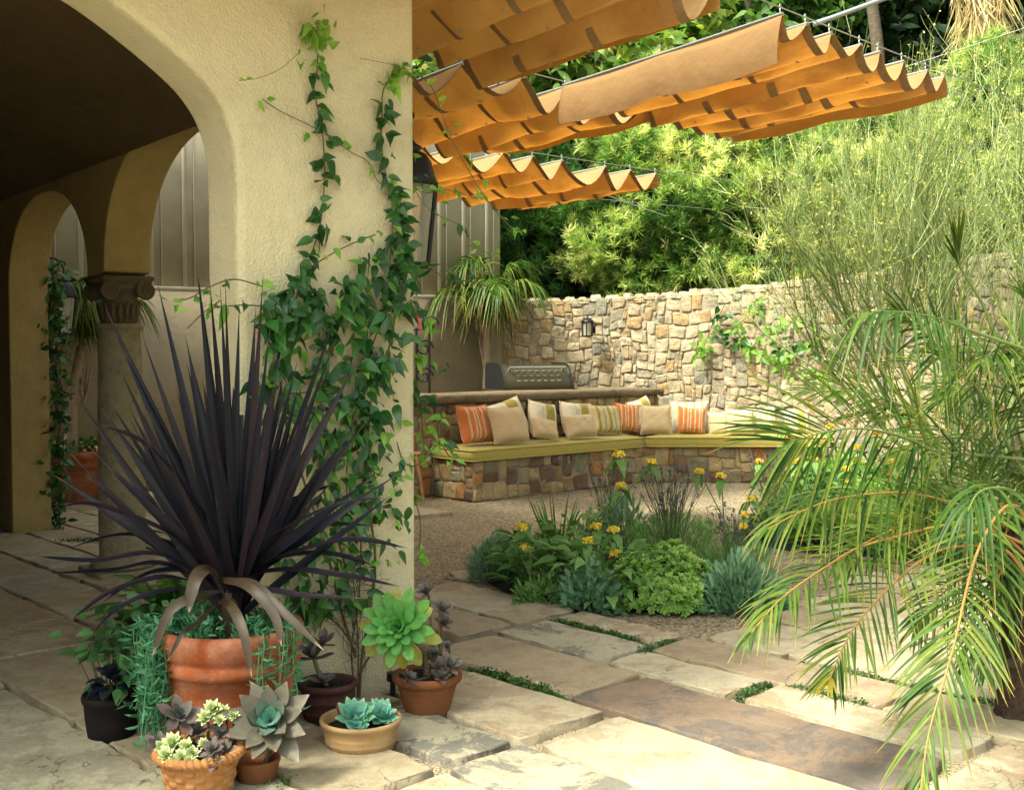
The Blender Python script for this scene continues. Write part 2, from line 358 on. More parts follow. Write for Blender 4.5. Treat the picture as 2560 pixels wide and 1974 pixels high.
m, nt, outn = newmat('hill_earth'); prin(nt, outn, ramp(nt, noise(nt, wpos(nt), 3), [(.3, (.03, .035, .015)), (.7, (.08, .08, .035))]), .95); M['earth'] = m
b = B(); xs = np.concatenate([np.linspace(-60, -8, 6), np.linspace(-7, 8, 31), np.linspace(10, 60, 6)]); ys = np.concatenate([np.linspace(-40, 0, 5), np.linspace(1, 16, 31), np.linspace(20, 90, 6)])
P = np.array([[(x, y, 0) for y in ys] for x in xs], float); P[..., 2] = .006*np.sin(P[..., 0]*3.1)*np.cos(P[..., 1]*2.3)-.004
b.grid(P); tag(b.build('ground', M['gravel'], None, True), kind='structure')
# flagstones in the (p,q) grid of the paving
ga = math.radians(43.3); D1 = V3(-math.sin(ga), math.cos(ga), 0); D2 = V3(math.cos(ga), math.sin(ga), 0)
def pq(p, q): return D1*p+D2*q
m, nt, outn = newmat('flagstone'); co = wpos(nt); rn = attr(nt, 'rnd')
base = ramp(nt, rn, [(0, (.45, .39, .28)), (.14, (.40, .335, .225)), (.28, (.465, .405, .29)), (.40, (.37, .29, .195)), (.52, (.23, .165, .12)), (.64, (.47, .39, .27)), (.75, (.41, .36, .265)), (.85, (.42, .385, .28)), (.93, (.30, .24, .175))], 'CONSTANT')
off = N(nt, 'ShaderNodeVectorMath', {0: co, 1: N(nt, 'ShaderNodeVectorMath', {0: N(nt, 'ShaderNodeCombineXYZ', {0: rn, 1: rn, 2: rn}).outputs[0], 1: (37, 91, 13)}, operation='MULTIPLY').outputs[0]}, operation='ADD').outputs[0]
st = N(nt, 'ShaderNodeTexNoise', {'Vector': off, 'Scale': 2.6, 'Detail': 12., 'Roughness': .76, 'Distortion': .35}).outputs['Fac']
c = mix(nt, ramp(nt, st, [(.50, (0, 0, 0)), (.53, (.8, .8, .8)), (.8, (.95, .95, .95))]), base, ramp(nt, rn, [(0, (.36, .285, .185)), (.28, (.38, .28, .18)), (.4, (.32, .24, .17)), (.5, (.14, .12, .11)), (.64, (.36, .27, .18)), (.72, (.15, .145, .13)), (.85, (.32, .28, .21)), (.93, (.4, .29, .19))], 'CONSTANT'))
st2 = N(nt, 'ShaderNodeTexNoise', {'Vector': off, 'Scale': 9., 'Detail': 12., 'Roughness': .78}).outputs['Fac']
c = mix(nt, .75, c, ramp(nt, st2, [(.3, (.58, .55, .5)), (.52, (1, 1, 1)), (.72, (1.22, 1.18, 1.12))]), 'MULTIPLY')
c = mix(nt, .4, c, ramp(nt, noise(nt, co, 110, 3), [(.3, (.7, .7, .7)), (.7, (1.2, 1.2, 1.2))]), 'MULTIPLY')
vn = N(nt, 'ShaderNodeTexNoise', {'Vector': off, 'Scale': 1.7, 'Detail': 5., 'Roughness': .6, 'Distortion': .8}).outputs['Fac']
crk = mix(nt, ramp(nt, noise(nt, off, 1.3, 2), [(.5, (0, 0, 0)), (.6, (1, 1, 1))]), (1, 1, 1), ramp(nt, vn, [(.494, (1, 1, 1)), (.499, (.35, .33, .3)), (.501, (.35, .33, .3)), (.506, (1, 1, 1))]))
c = mix(nt, 1.0, c, crk, 'MULTIPLY')
c = mix(nt, ramp(nt, noise(nt, co, 160, 2, .5), [(.66, (0, 0, 0)), (.74, (.5, .5, .5))]), c, (.2, .16, .12))
b1 = bump(nt, st2, .014, .9); b1 = bump(nt, N(nt, 'ShaderNodeTexNoise', {'Vector': off, 'Scale': 3., 'Detail': 6., 'Distortion': 2.}).outputs['Fac'], .014, .5, b1); b1 = bump(nt, noise(nt, co, 70, 4), .004, .6, b1)
prin(nt, outn, c, .75, b1, .25); M['flag'] = m
slabs = []
def slab(p0, p1, q0, q1, r=None, j=.012): slabs.append((p0, p1, q0, q1, R.random() if r is None else r, j))
# surveyed stones: (p range, q range, tone)
T_ = dict(cream=.02, tan=.18, pale=.30, brown=.45, dark=.56, mix=.68, grey=.78, ol=.88, pur=.96)
for a in [(4.69, 5.4, 4.14, 4.60, 'pale'), (4.34, 4.66, 4.14, 4.60, 'cream'), (3.965, 4.30, 4.38, 4.60, 'cream'), (3.57, 3.945, 4.36, 4.60, 'pale'), (3.56, 4.28, 3.92, 4.29, 'grey'),
          (4.34, 4.85, 3.73, 4.10, 'brown'), (3.28, 4.26, 3.43, 3.88, 'brown'), (2.84, 3.52, 3.92, 4.20, 'cream'), (1.82, 3.24, 3.41, 3.87, 'dark'), (3.03, 3.83, 2.90, 3.36, 'mix'),
          (1.7, 2.955, 2.90, 3.37, 'cream'), (3.04, 3.66, 2.55, 2.86, 'grey'), (2.2, 2.99, 2.51, 2.86, 'grey'), (1.82, 2.76, 3.93, 4.22, 'pale'), (2.3, 3.52, 4.24, 4.58, 'brown'), (1.2, 2.27, 4.24, 4.58, 'tan'),
          (4.36, 5.9, 4.14-.01-.0+.0, 4.14, None)]:
    if a[4]: slab(a[0], a[1], a[2], a[3], T_[a[4]])
slab(4.9, 5.6, 3.73, 4.10, T_['tan'])
slab(3.7, 4.4, 2.2, 2.5, T_['ol']); slab(3.0, 3.67, 2.05, 2.47, T_['tan']); slab(2.3, 2.96, 2.0, 2.47, T_['pale']); slab(3.7, 4.3, 2.54, 2.86, T_['tan'])
def row(q0, q1, pa, pb, avg=.75, tones=None):
    p = pa
    while p < pb:
        l = R.uniform(.6, 1.45)*avg; p1 = min(pb, p+l)
        if pb-p1 < .25: p1 = pb
        slab(p, p1-.012, q0, q1, None if tones is None else T_[tones[R.integers(len(tones))]]); p = p1
porch = ['ol', 'ol', 'tan', 'brown', 'cream', 'ol', 'tan', 'mix', 'pale']
# porch floor and the paving around the column
for q0, q1, a0 in [(-2.2, -1.7, 2), (-1.68, -1.2, 2), (-1.18, -.7, 2), (-.68, -.2, 2), (-.18, .3, 2), (.32, .8, 2.2), (.82, 1.27, 2.2), (1.29, 1.73, 2.3)]: row(q0, q1, a0, 9.5, .8, porch)
row(1.76, 2.42, 4.42, 10.5, .85, porch); slab(3.72, 4.4, 1.76, 2.18, T_['tan']); slab(2.95, 3.7, 1.52, 2.02, T_['ol']); slab(3.72, 4.5, 1.3, 1.74, T_['ol'])
for q0, q1, a0, a1 in [(2.45, 2.86, 4.4, 11.5), (2.89, 3.30, 4.7, 11.8), (3.33, 3.70, 5.7, 11.9), (3.73, 4.1, 6.9, 11.6), (4.13, 4.5, 7.4, 11.3)]:
    row(q0, q1, a0, a1, .7, porch+['cream', 'tan', 'cream'])
for q0, q1 in [(1.5, 1.98)]: row(q0, q1, 1.2, 2.9, .6, ['tan', 'ol'])
# foreground beyond the frame and the sunny terrace on the right
row(2.0, 2.47, -.5, 2.2, .8, ['tan', 'cream']); row(2.51, 2.86, -1, 2.15, .8, ['tan', 'cream']); row(2.90, 3.37, -1.5, 1.66, .9, ['cream', 'pale'])
row(3.41, 3.88, -2, 1.78, .8, ['cream', 'pale', 'tan']); row(3.92, 4.2, -2, 1.78, .7, ['cream', 'pale', 'tan']); row(4.24, 4.58, -2.5, 1.18, .8, ['cream', 'pale'])
q = 4.62
for k in range(14):
    w = R.uniform(.34, .55); p1 = 3.48+.05*k if k < 4 else 3.75-.12*(k-4)
    row(q, q+w-.016, -3, p1, .8, ['cream', 'pale', 'cream', 'tan', 'pale', 'brown']); q += w
# small apron of paving by the wooden chair
for a in [((893, 1065), (985, 1062), (1062, 1078), (960, 1092), (893, 1100))]: pass
for pr in [(8.35, 8.95, 6.15, 6.6), (7.75, 8.33, 6.15, 6.55), (8.0, 8.95, 5.7, 6.12), (8.98, 9.7, 5.9, 6.5)]: slab(*pr, T_['tan'])
b = B(); rg = np.random.default_rng(3)
for p0, p1, q0, q1, r, j in slabs:
    n = max(3, int((p1-p0)/.09)); mm = max(3, int((q1-q0)/.09)); loop = []
    P_ = np.linspace(p0, p1, n+1); Q_ = np.linspace(q0, q1, mm+1)
    loop += [(p, q0) for p in P_[:-1]]+[(p1, q) for q in Q_[:-1]]+[(p, q1) for p in P_[:0:-1]]+[(p0, q) for q in Q_[:0:-1]]
    L = np.array(loop); c0 = np.array([(p0+p1)/2, (q0+q1)/2]); k = len(L)
    # wandering edge, chipped corners
    ph = rg.uniform(0, 6.28, 4); s = np.arange(k)/k*2*pi
    wob = .006*np.sin(3*s+ph[0])+.005*np.sin(7*s+ph[1])+.004*np.sin(13*s+ph[2])+rg.normal(0, .0025, k)
    dd = np.abs(L-c0)/np.array([(p1-p0)/2, (q1-q0)/2]); cr = np.clip(dd.min(1)-.8, 0, 1)*.12
    L = c0+(L-c0)*(1-(wob+.001)[:, None]/np.array([(p1-p0)/2, (q1-q0)/2])-cr[:, None]*.25)
    h = .036+rg.uniform(-.004, .004); tx, ty = rg.normal(0, .003, 2)
    rings = []
    for ins, z, jit in ((-.003, -.01, .004), (0, h-.009, .006), (.003, h-.003, .004), (.008, h, .002)):
        q_ = L+(c0-L)/np.linalg.norm(c0-L, axis=1)[:, None]*(ins+rg.normal(0, jit, k)[:, None]*.8)
        rings.append([D1*a[0]+D2*a[1]+UP*(z+(a[0]-c0[0])*tx+(a[1]-c0[1])*ty) for a in q_])
    G = np.array(rings); b.grid(G, r, cv=True)
    cen = pq(*c0)+UP*h; V = np.vstack([G[-1], cen[None]]); i = np.arange(k); b.add(V, np.stack([i, (i+1) % k, np.full(k, k)], 1), r)
tag(b.build('flagstone_paving', M['flag']), kind='structure')
# crawling ground cover in some joints
M['thyme'] = leafmat('creeping_cover_leaf', [(.03, .07, .02), (.06, .13, .03), (.1, .19, .05)], tr=.2)
M['tinyflower'] = plain('tiny_pale_flower', (.75, .68, .8), .7)
b = B(); bf = B()
def strip(p0, p1, q0, q1, w, n):
    t = R.random(n); c_ = (D1*p0+D2*q0)[None]*(1-t[:, None])+(D1*p1+D2*q1)[None]*t[:, None]
    prof = np.clip(np.minimum(t, 1-t)*6, .3, 1)*(.6+.5*np.sin(t*17+p0*5)**2); o = R.normal(0, w, (n, 2))*prof[:, None]
    c_ = c_+np.stack([o[:, 0], o[:, 1], R.uniform(.0, .035, n)*prof+.012], 1)
    b.straps(c_, rdir(n, .0, .9), rdir(n, .3, 1), R.uniform(.008, .018, n), .005, NEE, r=R.random(n))
    kf = max(2, n//260); i = R.integers(0, n, kf)
    for q_ in c_[i]+V3(0, 0, .02): bf.straps(np.repeat(q_[None], 5, 0), np.array([[math.cos(a), math.sin(a), .3] for a in np.arange(5)*1.256]), UP, .006, .0035, NEE)
strip(3.27, 3.9, 3.395, 3.40, .017, 2600); strip(3.6, 4.3, 4.32, 4.33, .013, 1900); strip(3.5, 3.56, 4.1, 4.5, .014, 500); strip(2.78, 2.8, 3.92, 4.2, .016, 500)
strip(2.3, 2.75, 4.21, 4.23, .02, 800); strip(1.2, 2.9, 4.6, 4.61, .02, 2500); strip(.8, 3.0, 5.45, 5.5, .022, 2500); strip(1.9, 2.6, 6.4, 6.45, .03, 1200)
strip(3.22, 3.5, 1.98, 2.02, .03, 1200); strip(8.6, 8.3, 3.35, 3.75, .05, 2500); strip(8.0, 7.9, 3.6, 4.1, .03, 1500)
tag(b.build('creeping_groundcover', M['thyme']), kind='stuff'); tag(bf.build('groundcover_flowers', M['tinyflower']), kind='stuff')
# ------------------------------------------------------------------ rubble stone walls
def stones(b, bm, W, Hh, surf, cell=.085, seed=1, dep=.02, warp=.03, zsl=None, big=4):
    """packs rough stones on a W x Hh strip; surf(a,z,h) -> point"""
    rg = np.random.default_rng(seed); nx = int(W/cell); nz = int(Hh/cell); cx = W/nx; cz = Hh/nz; occ = np.zeros((nx, nz), bool); rects = []
    for k in range(nz):
        for i in range(nx):
            if occ[i, k]: continue
            w = rg.choice([2, 3, 3, 3, big]); h = rg.choice([2, 2, 3, 3, 3])
            w = min(w, nx-i); h = min(h, nz-k)
            while w > 1 and occ[i:i+w, k].any(): w -= 1
            while h > 1 and occ[i:i+w, k:k+h].any(): h -= 1
            if nz-(k+h) == 1: h += 1 if not occ[i:i+w, min(k+h, nz-1)].any() else 0
            occ[i:i+w, k:k+h] = True; rects.append((i*cx, (i+w)*cx, k*cz, (k+h)*cz))
    s = np.array([-1, -.93, -.75, -.35, 0, .35, .75, .93, 1.]); U_, V_ = np.meshgrid(s, s, indexing='ij')
    ph = rg.uniform(0, 6, 8)
    def wp(a, z):
        fa = np.minimum(1, np.minimum(a, W-a)/.1).clip(0, 1); fz = np.minimum(1, np.minimum(z, Hh-z)/.1).clip(0, 1)
        return (a+fa*warp*(np.sin(a*4.1+z*5.3+ph[0])+.8*np.sin(z*9.7+ph[1]-a*2)+.25*np.sin(a*15+ph[2]+z*5)),
                z+fz*warp*(np.sin(a*4.3-z*3.1+ph[3])+.6*np.sin(a*11.9+ph[4]+z*2)+.2*np.sin(a*19+ph[5])))
    for a0, a1, z0, z1 in rects:
        w, h = (a1-a0)/2, (z1-z0)/2; g_ = .0025; e_ = rg.uniform(4.5, 12)
        den = (np.abs(U_)**e_+np.abs(V_)**e_)**(1/e_); mx = np.maximum(np.abs(U_), np.abs(V_)); sc = np.where(den > 0, mx/np.maximum(den, 1e-6), 1)
        x = U_*sc; y = V_*sc
        cj = rg.uniform(-.09, .09, 8); x = x+np.where(mx > .9, rg.normal(0, .022, x.shape), 0); y = y+np.where(mx > .9, rg.normal(0, .022, x.shape), 0)
        x2 = x+cj[0]*y*x+cj[1]*y*.8; y2 = y+cj[2]*y*x+cj[3]*x*.8
        A, Zc = wp((a0+a1)/2+x2*(w-g_), (z0+z1)/2+y2*(h-g_))
        A = A.clip(.003, W-.003); Zc = Zc.clip(.002, Hh)
        prof = (1-mx**rg.uniform(10, 20))
        hh = dep*(.25+.75*prof)*rg.uniform(.5, 1.5)+x*rg.normal(0, .008)*prof+y*rg.normal(0, .008)*prof+rg.normal(0, .004, x.shape)*prof
        hh += (rg.normal(0, 1)*x*y+rg.normal(0, 1)*np.sin(x*2.3+y*1.9))*.006*prof; hh[mx > .99] = -.006
        b.grid(surf(A, Zc, hh), rg.random())
def flat(org, e1, nn):
    def f(a, z, h): return org+np.asarray(a)[..., None]*e1+np.asarray(z)[..., None]*UP+np.asarray(h)[..., None]*nn
    return f
# curved retaining wall
ctrl = [(-.17, 14.72), (.7, 14.85), (1.7, 14.72), (2.75, 14.15), (3.65, 13.1), (4.3, 11.9), (4.75, 10.6), (5.1, 9.2), (5.35, 7.7), (5.5, 6.2)]
cv = spline([(x, y, 0) for x, y in ctrl], 20); sl = np.concatenate([[0], np.cumsum(np.linalg.norm(np.diff(cv, axis=0), axis=1))]); WL = sl[-1]
def curve_at(a):
    a = np.asarray(a); X = np.interp(a, sl, cv[:, 0]); Y = np.interp(a, sl, cv[:, 1]); d = .05
    tx = np.interp(a+d, sl, cv[:, 0])-np.interp(a-d, sl, cv[:, 0]); ty = np.interp(a+d, sl, cv[:, 1])-np.interp(a-d, sl, cv[:, 1]); l = np.hypot(tx, ty)+1e-9
    return X, Y, ty/l, -tx/l           # normal towards the terrace
def top(a): return 1+.235*np.clip(a/WL, 0, 1)
def csurf(a, z, h):
    X, Y, nx, ny = curve_at(a); nx = np.where(ny > 0, -nx, nx); ny = np.where(ny > 0, -ny, ny)
    return np.stack([X+nx*h, Y+ny*h, z*top(a)+0*h], -1)
sw = thing('stone_wall', (1.7, 14.72, 0), 'tall curved retaining wall of pale tan rubble stones', 'wall')
b = B(); stones(b, None, WL, 2.1, csurf, .053, 5, .015, .018); b.build('stone_facing', M['wallstone'], sw)
# rough top course, one stone deep
b = B(); rg = np.random.default_rng(9); a = 0
while a < WL-.15:
    l = rg.uniform(.13, .26); a1 = min(a+l, WL); s = np.linspace(-1, 1, 6); U_, V_ = np.meshgrid(s, s, indexing='ij'); mx = np.maximum(abs(U_), abs(V_))
    aa = (a+a1)/2+U_*(a1-a)/2*.97; zt = 2.1*top(aa)+.035*(1-mx**6)+rg.uniform(-.015, .02)-.05*(mx > .99); hh = -.15+V_*.17
    P = csurf(aa, np.zeros_like(aa), hh); P[..., 2] = zt+rg.normal(0, .003, aa.shape); b.grid(P, rg.random()); a = a1
b.build('top_course', M['wallstone'], sw)
b = B(); aa = np.linspace(0, WL, 60); zc = np.array([0, 2.09]); A2, Z2 = np.meshgrid(aa, zc, indexing='ij')
b.grid(csurf(A2, Z2, np.full_like(A2, .0))); b.grid(csurf(A2, Z2, np.full_like(A2, -.33))); A3, _ = np.meshgrid(aa, [0, 1], indexing='ij'); b.grid(csurf(A3, np.full_like(A3, 2.09), np.array([[0., -.33]]).repeat(60, 0)))
b.build('mortar_core', M['mortar'], sw)
# hillside behind the wall
b = B(); aa = np.linspace(0, WL, 40); rows = []
for d, z in ((-.3, 2.0), (-1, 2.15), (-2.5, 2.9), (-5, 4.4), (-9, 7), (-15, 10), (-28, 14)):
    P = csurf(aa, np.full_like(aa, 0.), np.full_like(aa, float(d))); P[:, 2] = z*(1+.1*aa/WL); rows.append(P)
G = np.array(rows); ext = np.concatenate([(G[:, :1]+np.array([-14, 1.5, 0])), G, (G[:, -1:]+np.array([2, -12, 0]))], 1)
b.grid(ext); tag(b.build('hillside', M['earth'], None, True), kind='structure')

# ------------------------------------------------------------------ stone bench and barbecue counter
e1 = nrm(V3(1.82, 1.62, 0)); n1 = V3(-e1[1], e1[0], 0)      # along the first run, and inwards
B0 = V3(-.38, 11.0, 0); L1 = 2.44; B1 = B0+e1*L1
e2 = nrm(V3(1.0, .0, 0)); n2 = V3(0, 1, 0); L2 = 2.1; D = .62
bench = thing('stone_bench', B0, 'built-in bench of brown rubble stone below the olive cushions', 'bench')
b = B(); stones(b, None, L1, .40, flat(B0, e1, -n1), .052, 11, .013, .012)
stones(b, None, L2, .40, flat(B1+e2*.0, e2, -n2), .052, 12, .013, .012)
stones(b, None, D+.1, .40, flat(B0+n1*(D+.1), -e1*0-n1, -e1), .056, 13, .02, .012); b.build('stone_facing', M['benchstone'], bench)
b = B()
def slabpoly(b, pts, z0, z1, bev=0):
    pts = np.array(pts); V = np.vstack([pts+UP*z0, pts+UP*z1]); k = len(pts); i = np.arange(k)
    b.add(V, np.stack([i, (i+1) % k, (i+1) % k+k, i+k], 1)); c = pts.mean(0)
    for z in (z0, z1): b.add(np.vstack([pts+UP*z, c+UP*z]), np.stack([i, (i+1) % k, np.full(k, k)], 1))
corner_in = B1+n2*D+e1*0-(e1*0)
slabpoly(b, [B0, B1, B1+n2*D*1.15-e1*.1, B0+n1*D], 0, .40); slabpoly(b, [B1, B1+e2*L2, B1+e2*L2+n2*D, B1+n2*D*1.15-e1*.1], 0, .401); b.build('core', M['mortar'], bench)
# counter behind the first run
counter = thing('barbecue_counter', B0+n1*.75, 'stone counter with a thick brown slab top behind the cushions', 'counter')
K0 = B0+n1*(D+.02)-e1*.9; LK = 4.35
b = B(); stones(b, None, LK, .93, flat(K0, e1, -n1), .058, 21, .02, .012); b.build('stone_facing', M['benchstone'], counter)
b = B(); stones(b, None, .6, .93, flat(K0+e1*LK, n1, e1), .058, 22, .02, .012); b.build('stone_end', M['wallstone'], counter)
b = B(); b.box(K0+e1*LK/2+n1*.33+UP*.465, (LK-.01, .64, .93), e1, n1, UP); b.build('core', M['mortar'], counter)
# slab top with a rough front edge, open where the grill sits
b = B(); s = np.linspace(-.06, LK+.05, 90); rg = np.random.default_rng(4); rr = []
for zz_, off in ((.93, .05), (.93, -.045), (.95, -.06), (.975, -.062), (1.0, -.055), (1.012, -.045), (1.012, .70)):
    rr.append(K0+e1*s[:, None]+n1*(off+(rg.normal(0, .004, 90) if off < 0 else np.zeros(90)))[:, None]+UP*zz_)
b.grid(np.array(rr)); 
for q in (-.06, LK+.05): b.box(K0+e1*(q-.002*np.sign(q))+n1*.32+UP*.972, (.01, .72, .078), e1, n1, UP)
b.build('slab_top', M['cap'], counter)
# ------------------------------------------------------------------ barbecue grill
gc = at(1128, 812, 13.55); gc = V3(gc[0], gc[1], 0)
gx = e1*.55+V3(1, 0, 0)*.5; gx = nrm(gx); gy = V3(-gx[1], gx[0], 0)
gr = thing('barbecue_grill', gc+UP*1.0, 'stainless steel barbecue grill with closed vented hood set in the counter', 'grill')
b = B(); Wg = .86; prof = [(-.30, .0), (-.32, .05), (-.20, .26), (-.10, .30), (.26, .30), (.30, .24), (.30, 0)]
P = np.array([[gc+gx*x+gy*y+UP*(1.005+z) for x in (-Wg/2, Wg/2)] for y, z in prof]); b.grid(P)
for x in (-Wg/2, Wg/2):
    q = np.array([gc+gx*x+gy*y+UP*(1.005+z) for y, z in prof]); c_ = q.mean(0); i = np.arange(len(q)); b.add(np.vstack([q, c_]), np.stack([i, (i+1) % len(q), np.full(len(q), len(q))], 1))
hood = b.build('hood', M['steel'], gr)
for sx in (-1, 1):
    b = B()
    q = [(-.34, 0), (-.345, .06), (-.21, .285), (-.09, .325), (.28, .325), (.32, .25), (.32, 0)]
    P = np.array([[gc+gx*(sx*Wg/2+x)+gy*y+UP*(1.0+z) for x in (-.012, .012)] for y, z in q]); b.grid(P)
    for x in (-.012, .012):
        qq = np.array([gc+gx*(sx*Wg/2+x)+gy*y+UP*(1.0+z) for y, z in q]); c_ = qq.mean(0); i = np.arange(len(qq)); b.add(np.vstack([qq, c_]), np.stack([i, (i+1) % len(qq), np.full(len(qq), len(qq))], 1))
    b.build('side_cheek', M['darksteel'], gr)
b = B(); b.tube([gc+gx*x-gy*.28+UP*(1.275+.0) for x in (-.36, .36)], .012, 8); 
for x in (-.34, .34): b.tube([gc+gx*x-gy*.28+UP*1.275, gc+gx*x-gy*.2+UP*1.24], .012, 6)
b.build('handle', M['wire'], gr)
sn = nrm(-gy*.21+UP*.12)
for i in range(7):
    for j in range(3):
        y = -.305+.032*(j+.6); z = .05+(.21/.12)*(y+.32)*1.0; b = B(); b.box(gc+gx*(-.24+i*.085)+gy*y+UP*(1.005+z)+sn*.006, (.05, .008, .012), gx, gy, UP, bev=.002); b.build('vent', M['wire'], gr)
b = B(); b.box(gc+gy*.0+UP*.995, (.98, .68, .03), gx, gy, UP, bev=.006); b.build('base_tray', M['steel'], gr)
# ------------------------------------------------------------------ cushions
def clothmat(name, cols, stops=None, axis=0):
    m, nt, outn = newmat(name); uv = N(nt, 'ShaderNodeAttribute', attribute_name='along').outputs['Fac']
    c = ramp(nt, uv, stops, 'CONSTANT') if stops else cols
    co = wpos(nt); c = mix(nt, .6, c, ramp(nt, noise(nt, co, 14, 4), [(.3, (.92, .92, .92)), (.7, (1.06, 1.06, 1.06))]), 'MULTIPLY')
    c = mix(nt, .4, c, ramp(nt, noise(nt, co, 160, 2), [(.35, (.75, .75, .75)), (.65, (1.2, 1.2, 1.2))]), 'MULTIPLY')
    p = prin(nt, outn, c, .9, bump(nt, noise(nt, co, 14, 4), .012, .5), .1); p.inputs['Sheen Weight'].default_value = .2; return m
cream = (.60, .46, .27); ORG = (.62, .19, .06); TAN = (.62, .48, .28); OLV = (.34, .28, .055); SAG = (.35, .37, .2); OFF = (.64, .57, .42)
M['olive'] = clothmat('olive_canvas', (.40, .325, .085)); M['p_beige'] = clothmat('beige_cloth', cream)
def stripes(seq): 
    n = sum(w for w, _ in seq); o = []; a = 0
    for w, c in seq: o.append((a/n, c)); a += w
    return o
M['p_orange'] = clothmat('orange_stripe_cloth', None, stripes([(1.3, ORG), (.5, TAN), (1.2, ORG), (.5, TAN), (.5, ORG), (.5, TAN), (1.2, ORG), (.5, TAN), (1.2, ORG), (.5, TAN), (.5, ORG), (.5, TAN), (1.2, ORG)]))
M['p_green'] = clothmat('olive_band_cloth', None, stripes([(2.2, OFF), (.4, (.45, .52, .42)), (.9, OFF), (2.3, OLV), (1.6, OFF)]))
M['p_sage'] = clothmat('sage_stripe_cloth', None, stripes([(1, TAN), (.7, OLV), (1, TAN), (.5, SAG), (.8, TAN), (.9, OLV), (.8, TAN), (.5, SAG), (1, TAN), (.7, OLV), (1, TAN)]))
M['p_yellow'] = clothmat('cream_yellow_stripe_cloth', None, stripes([(1, OFF), (.4, (.6, .45, .14)), (1, OFF), (.4, (.6, .45, .14)), (1, OFF), (.4, (.6, .45, .14)), (1, OFF), (.4, (.6, .45, .14)), (1, OFF)]))
def seat(name, poly, z0, h, label):
    t = thing(name, poly[0]+UP*z0, label, 'seat cushion', 'olive seat cushions'); poly = np.array(poly)
    pts = []
    for i in range(len(poly)):
        a_, b_ = poly[i], poly[(i+1) % len(poly)]; pts += [a_+(b_-a_)*f for f in np.linspace(0.03, .97, 14)]
    L = np.array(pts); c = L.mean(0); r = []
    for k, zc in ((.985, 0), (1.0, .012), (1.006, h*.5), (1.0, h-.012), (.985, h), (.9, h+.012), (.5, h+.016), (.05, h+.016)):
        r.append(c+(L-c)*k+UP*(z0+zc))
    G = np.array(r); b = B(); b.grid(G, cv=True); b.build('cushion', M['olive'], t, True)
    b = B()
    for k, zc in ((1.004, .008), (1.004, h-.004)):
        q = c+(L-c)*k+UP*(z0+zc); b.tube(np.vstack([q, q[:1]]), .007, 5, cap=False)
    b.build('piping', M['olive'], t, True)
seat('seat_cushion', [B0-e1*.05-n1*.05, B1-n1*.05-e1*.01, B1+n1*D*.98+e1*.25, B0+n1*D*.98-e1*.05], .395, .11, 'olive seat cushion on the bench run in front of the grill counter')
seat('seat_cushion', [B1+e2*.03-n2*.05, B1+e2*L2-n2*.05, B1+e2*L2+n2*D, B1+e2*.34+n2*D], .397, .11, 'olive seat cushion on the bench run against the curved stone wall')
def pillow(box, off, mat, label, tilt=0.0, yaw=0.0, lean=.3, part=1):
    (x0, x1, y0, y1), Zf = box[:4], (box[4] if len(box) > 4 else Z_d)
    cx, cy = Zf((x0+x1)/2, (y0+y1)/2); lx = Zf(x0, y1); rx = Zf(x1, y1)
    run1 = cx < 1372
    nn_, P0 = (n1, B0+n1*off) if run1 else (n2, B1+n2*off)
    c = hit(cx, cy, P0, nn_); a_ = hit(lx[0], cy, P0, nn_); b_ = hit(rx[0], cy, P0, nn_); t_ = hit(cx, Zf(0, y0)[1], P0, nn_); d_ = hit(cx, Zf(0, y1)[1], P0, nn_)
    w = np.linalg.norm(b_-a_)*.95; h = (t_-d_)[2]*1.0
    if tilt: w *= .84; h *= .84
    ex = e1 if run1 else e2; ex = nrm(ex*math.cos(yaw)+nn_*math.sin(yaw)); ny = V3(-ex[1], ex[0], 0)
    up_ = nrm(UP*math.cos(lean)+ny*math.sin(lean)); fr = np.cross(ex, up_)
    X = ex*math.cos(tilt)+up_*math.sin(tilt); Yv = -ex*math.sin(tilt)+up_*math.cos(tilt)
    n = 17; s = np.linspace(-1, 1, n); U_, V_ = np.meshgrid(s, s, indexing='ij'); rg = np.random.default_rng(abs(int(x0))+17)
    pinch = 1-.07*(1-U_**2)*0-.10*(np.abs(V_)**1.0)*(1-np.abs(U_))*0
    ux = U_*(1-.09*(1-V_**2)*(np.abs(U_)**3)); vy = V_*(1-.09*(1-U_**2)*(np.abs(V_)**3))
    th = .08*min(w, .42)/.36*((1-U_**4).clip(0)*(1-V_**4).clip(0))**.55
    wr = .004*np.sin(U_*7+V_*4+rg.uniform(0, 6))*th/.08+.003*np.sin(V_*11-U_*9+rg.uniform(0, 6))*th/.08
    b = B(); cw = c
    for sg in (1, -1):
        P = cw+ux[..., None]*X*w/2+vy[..., None]*Yv*h/2+(sg*(th+wr*.8))[..., None]*fr
        b.grid(P, .5, ((U_+1)/2).reshape(-1))
    t = b.build('throw_pillow', mat, None, True); tag(t, label, 'pillow', 'throw pillows on the bench')
    b = B(); ed = [(i, 0) for i in range(n)]+[(n-1, j) for j in range(1, n)]+[(i, n-1) for i in range(n-2, -1, -1)]+[(0, j) for j in range(n-2, 0, -1)]
    q = np.array([cw+ux[i, j]*X*w/2+vy[i, j]*Yv*h/2 for i, j in ed]); b.tube(np.vstack([q, q[:1]]), .006, 5, cap=False, w=.5); b.build('piping', M['p_beige'] if mat is not M['p_orange'] else mat, t, True)
pillow((405, 645, 1290, 1560), .30, M['p_orange'], 'orange striped pillow at the far left end of the bench', yaw=.1)
pillow((590, 905, 1235, 1530), .47, M['p_green'], 'large cream pillow with olive band behind the plain beige pillow', tilt=.22)
pillow((630, 888, 1300, 1560), .15, M['p_beige'], 'large plain beige square pillow standing left of the centre', lean=.35)
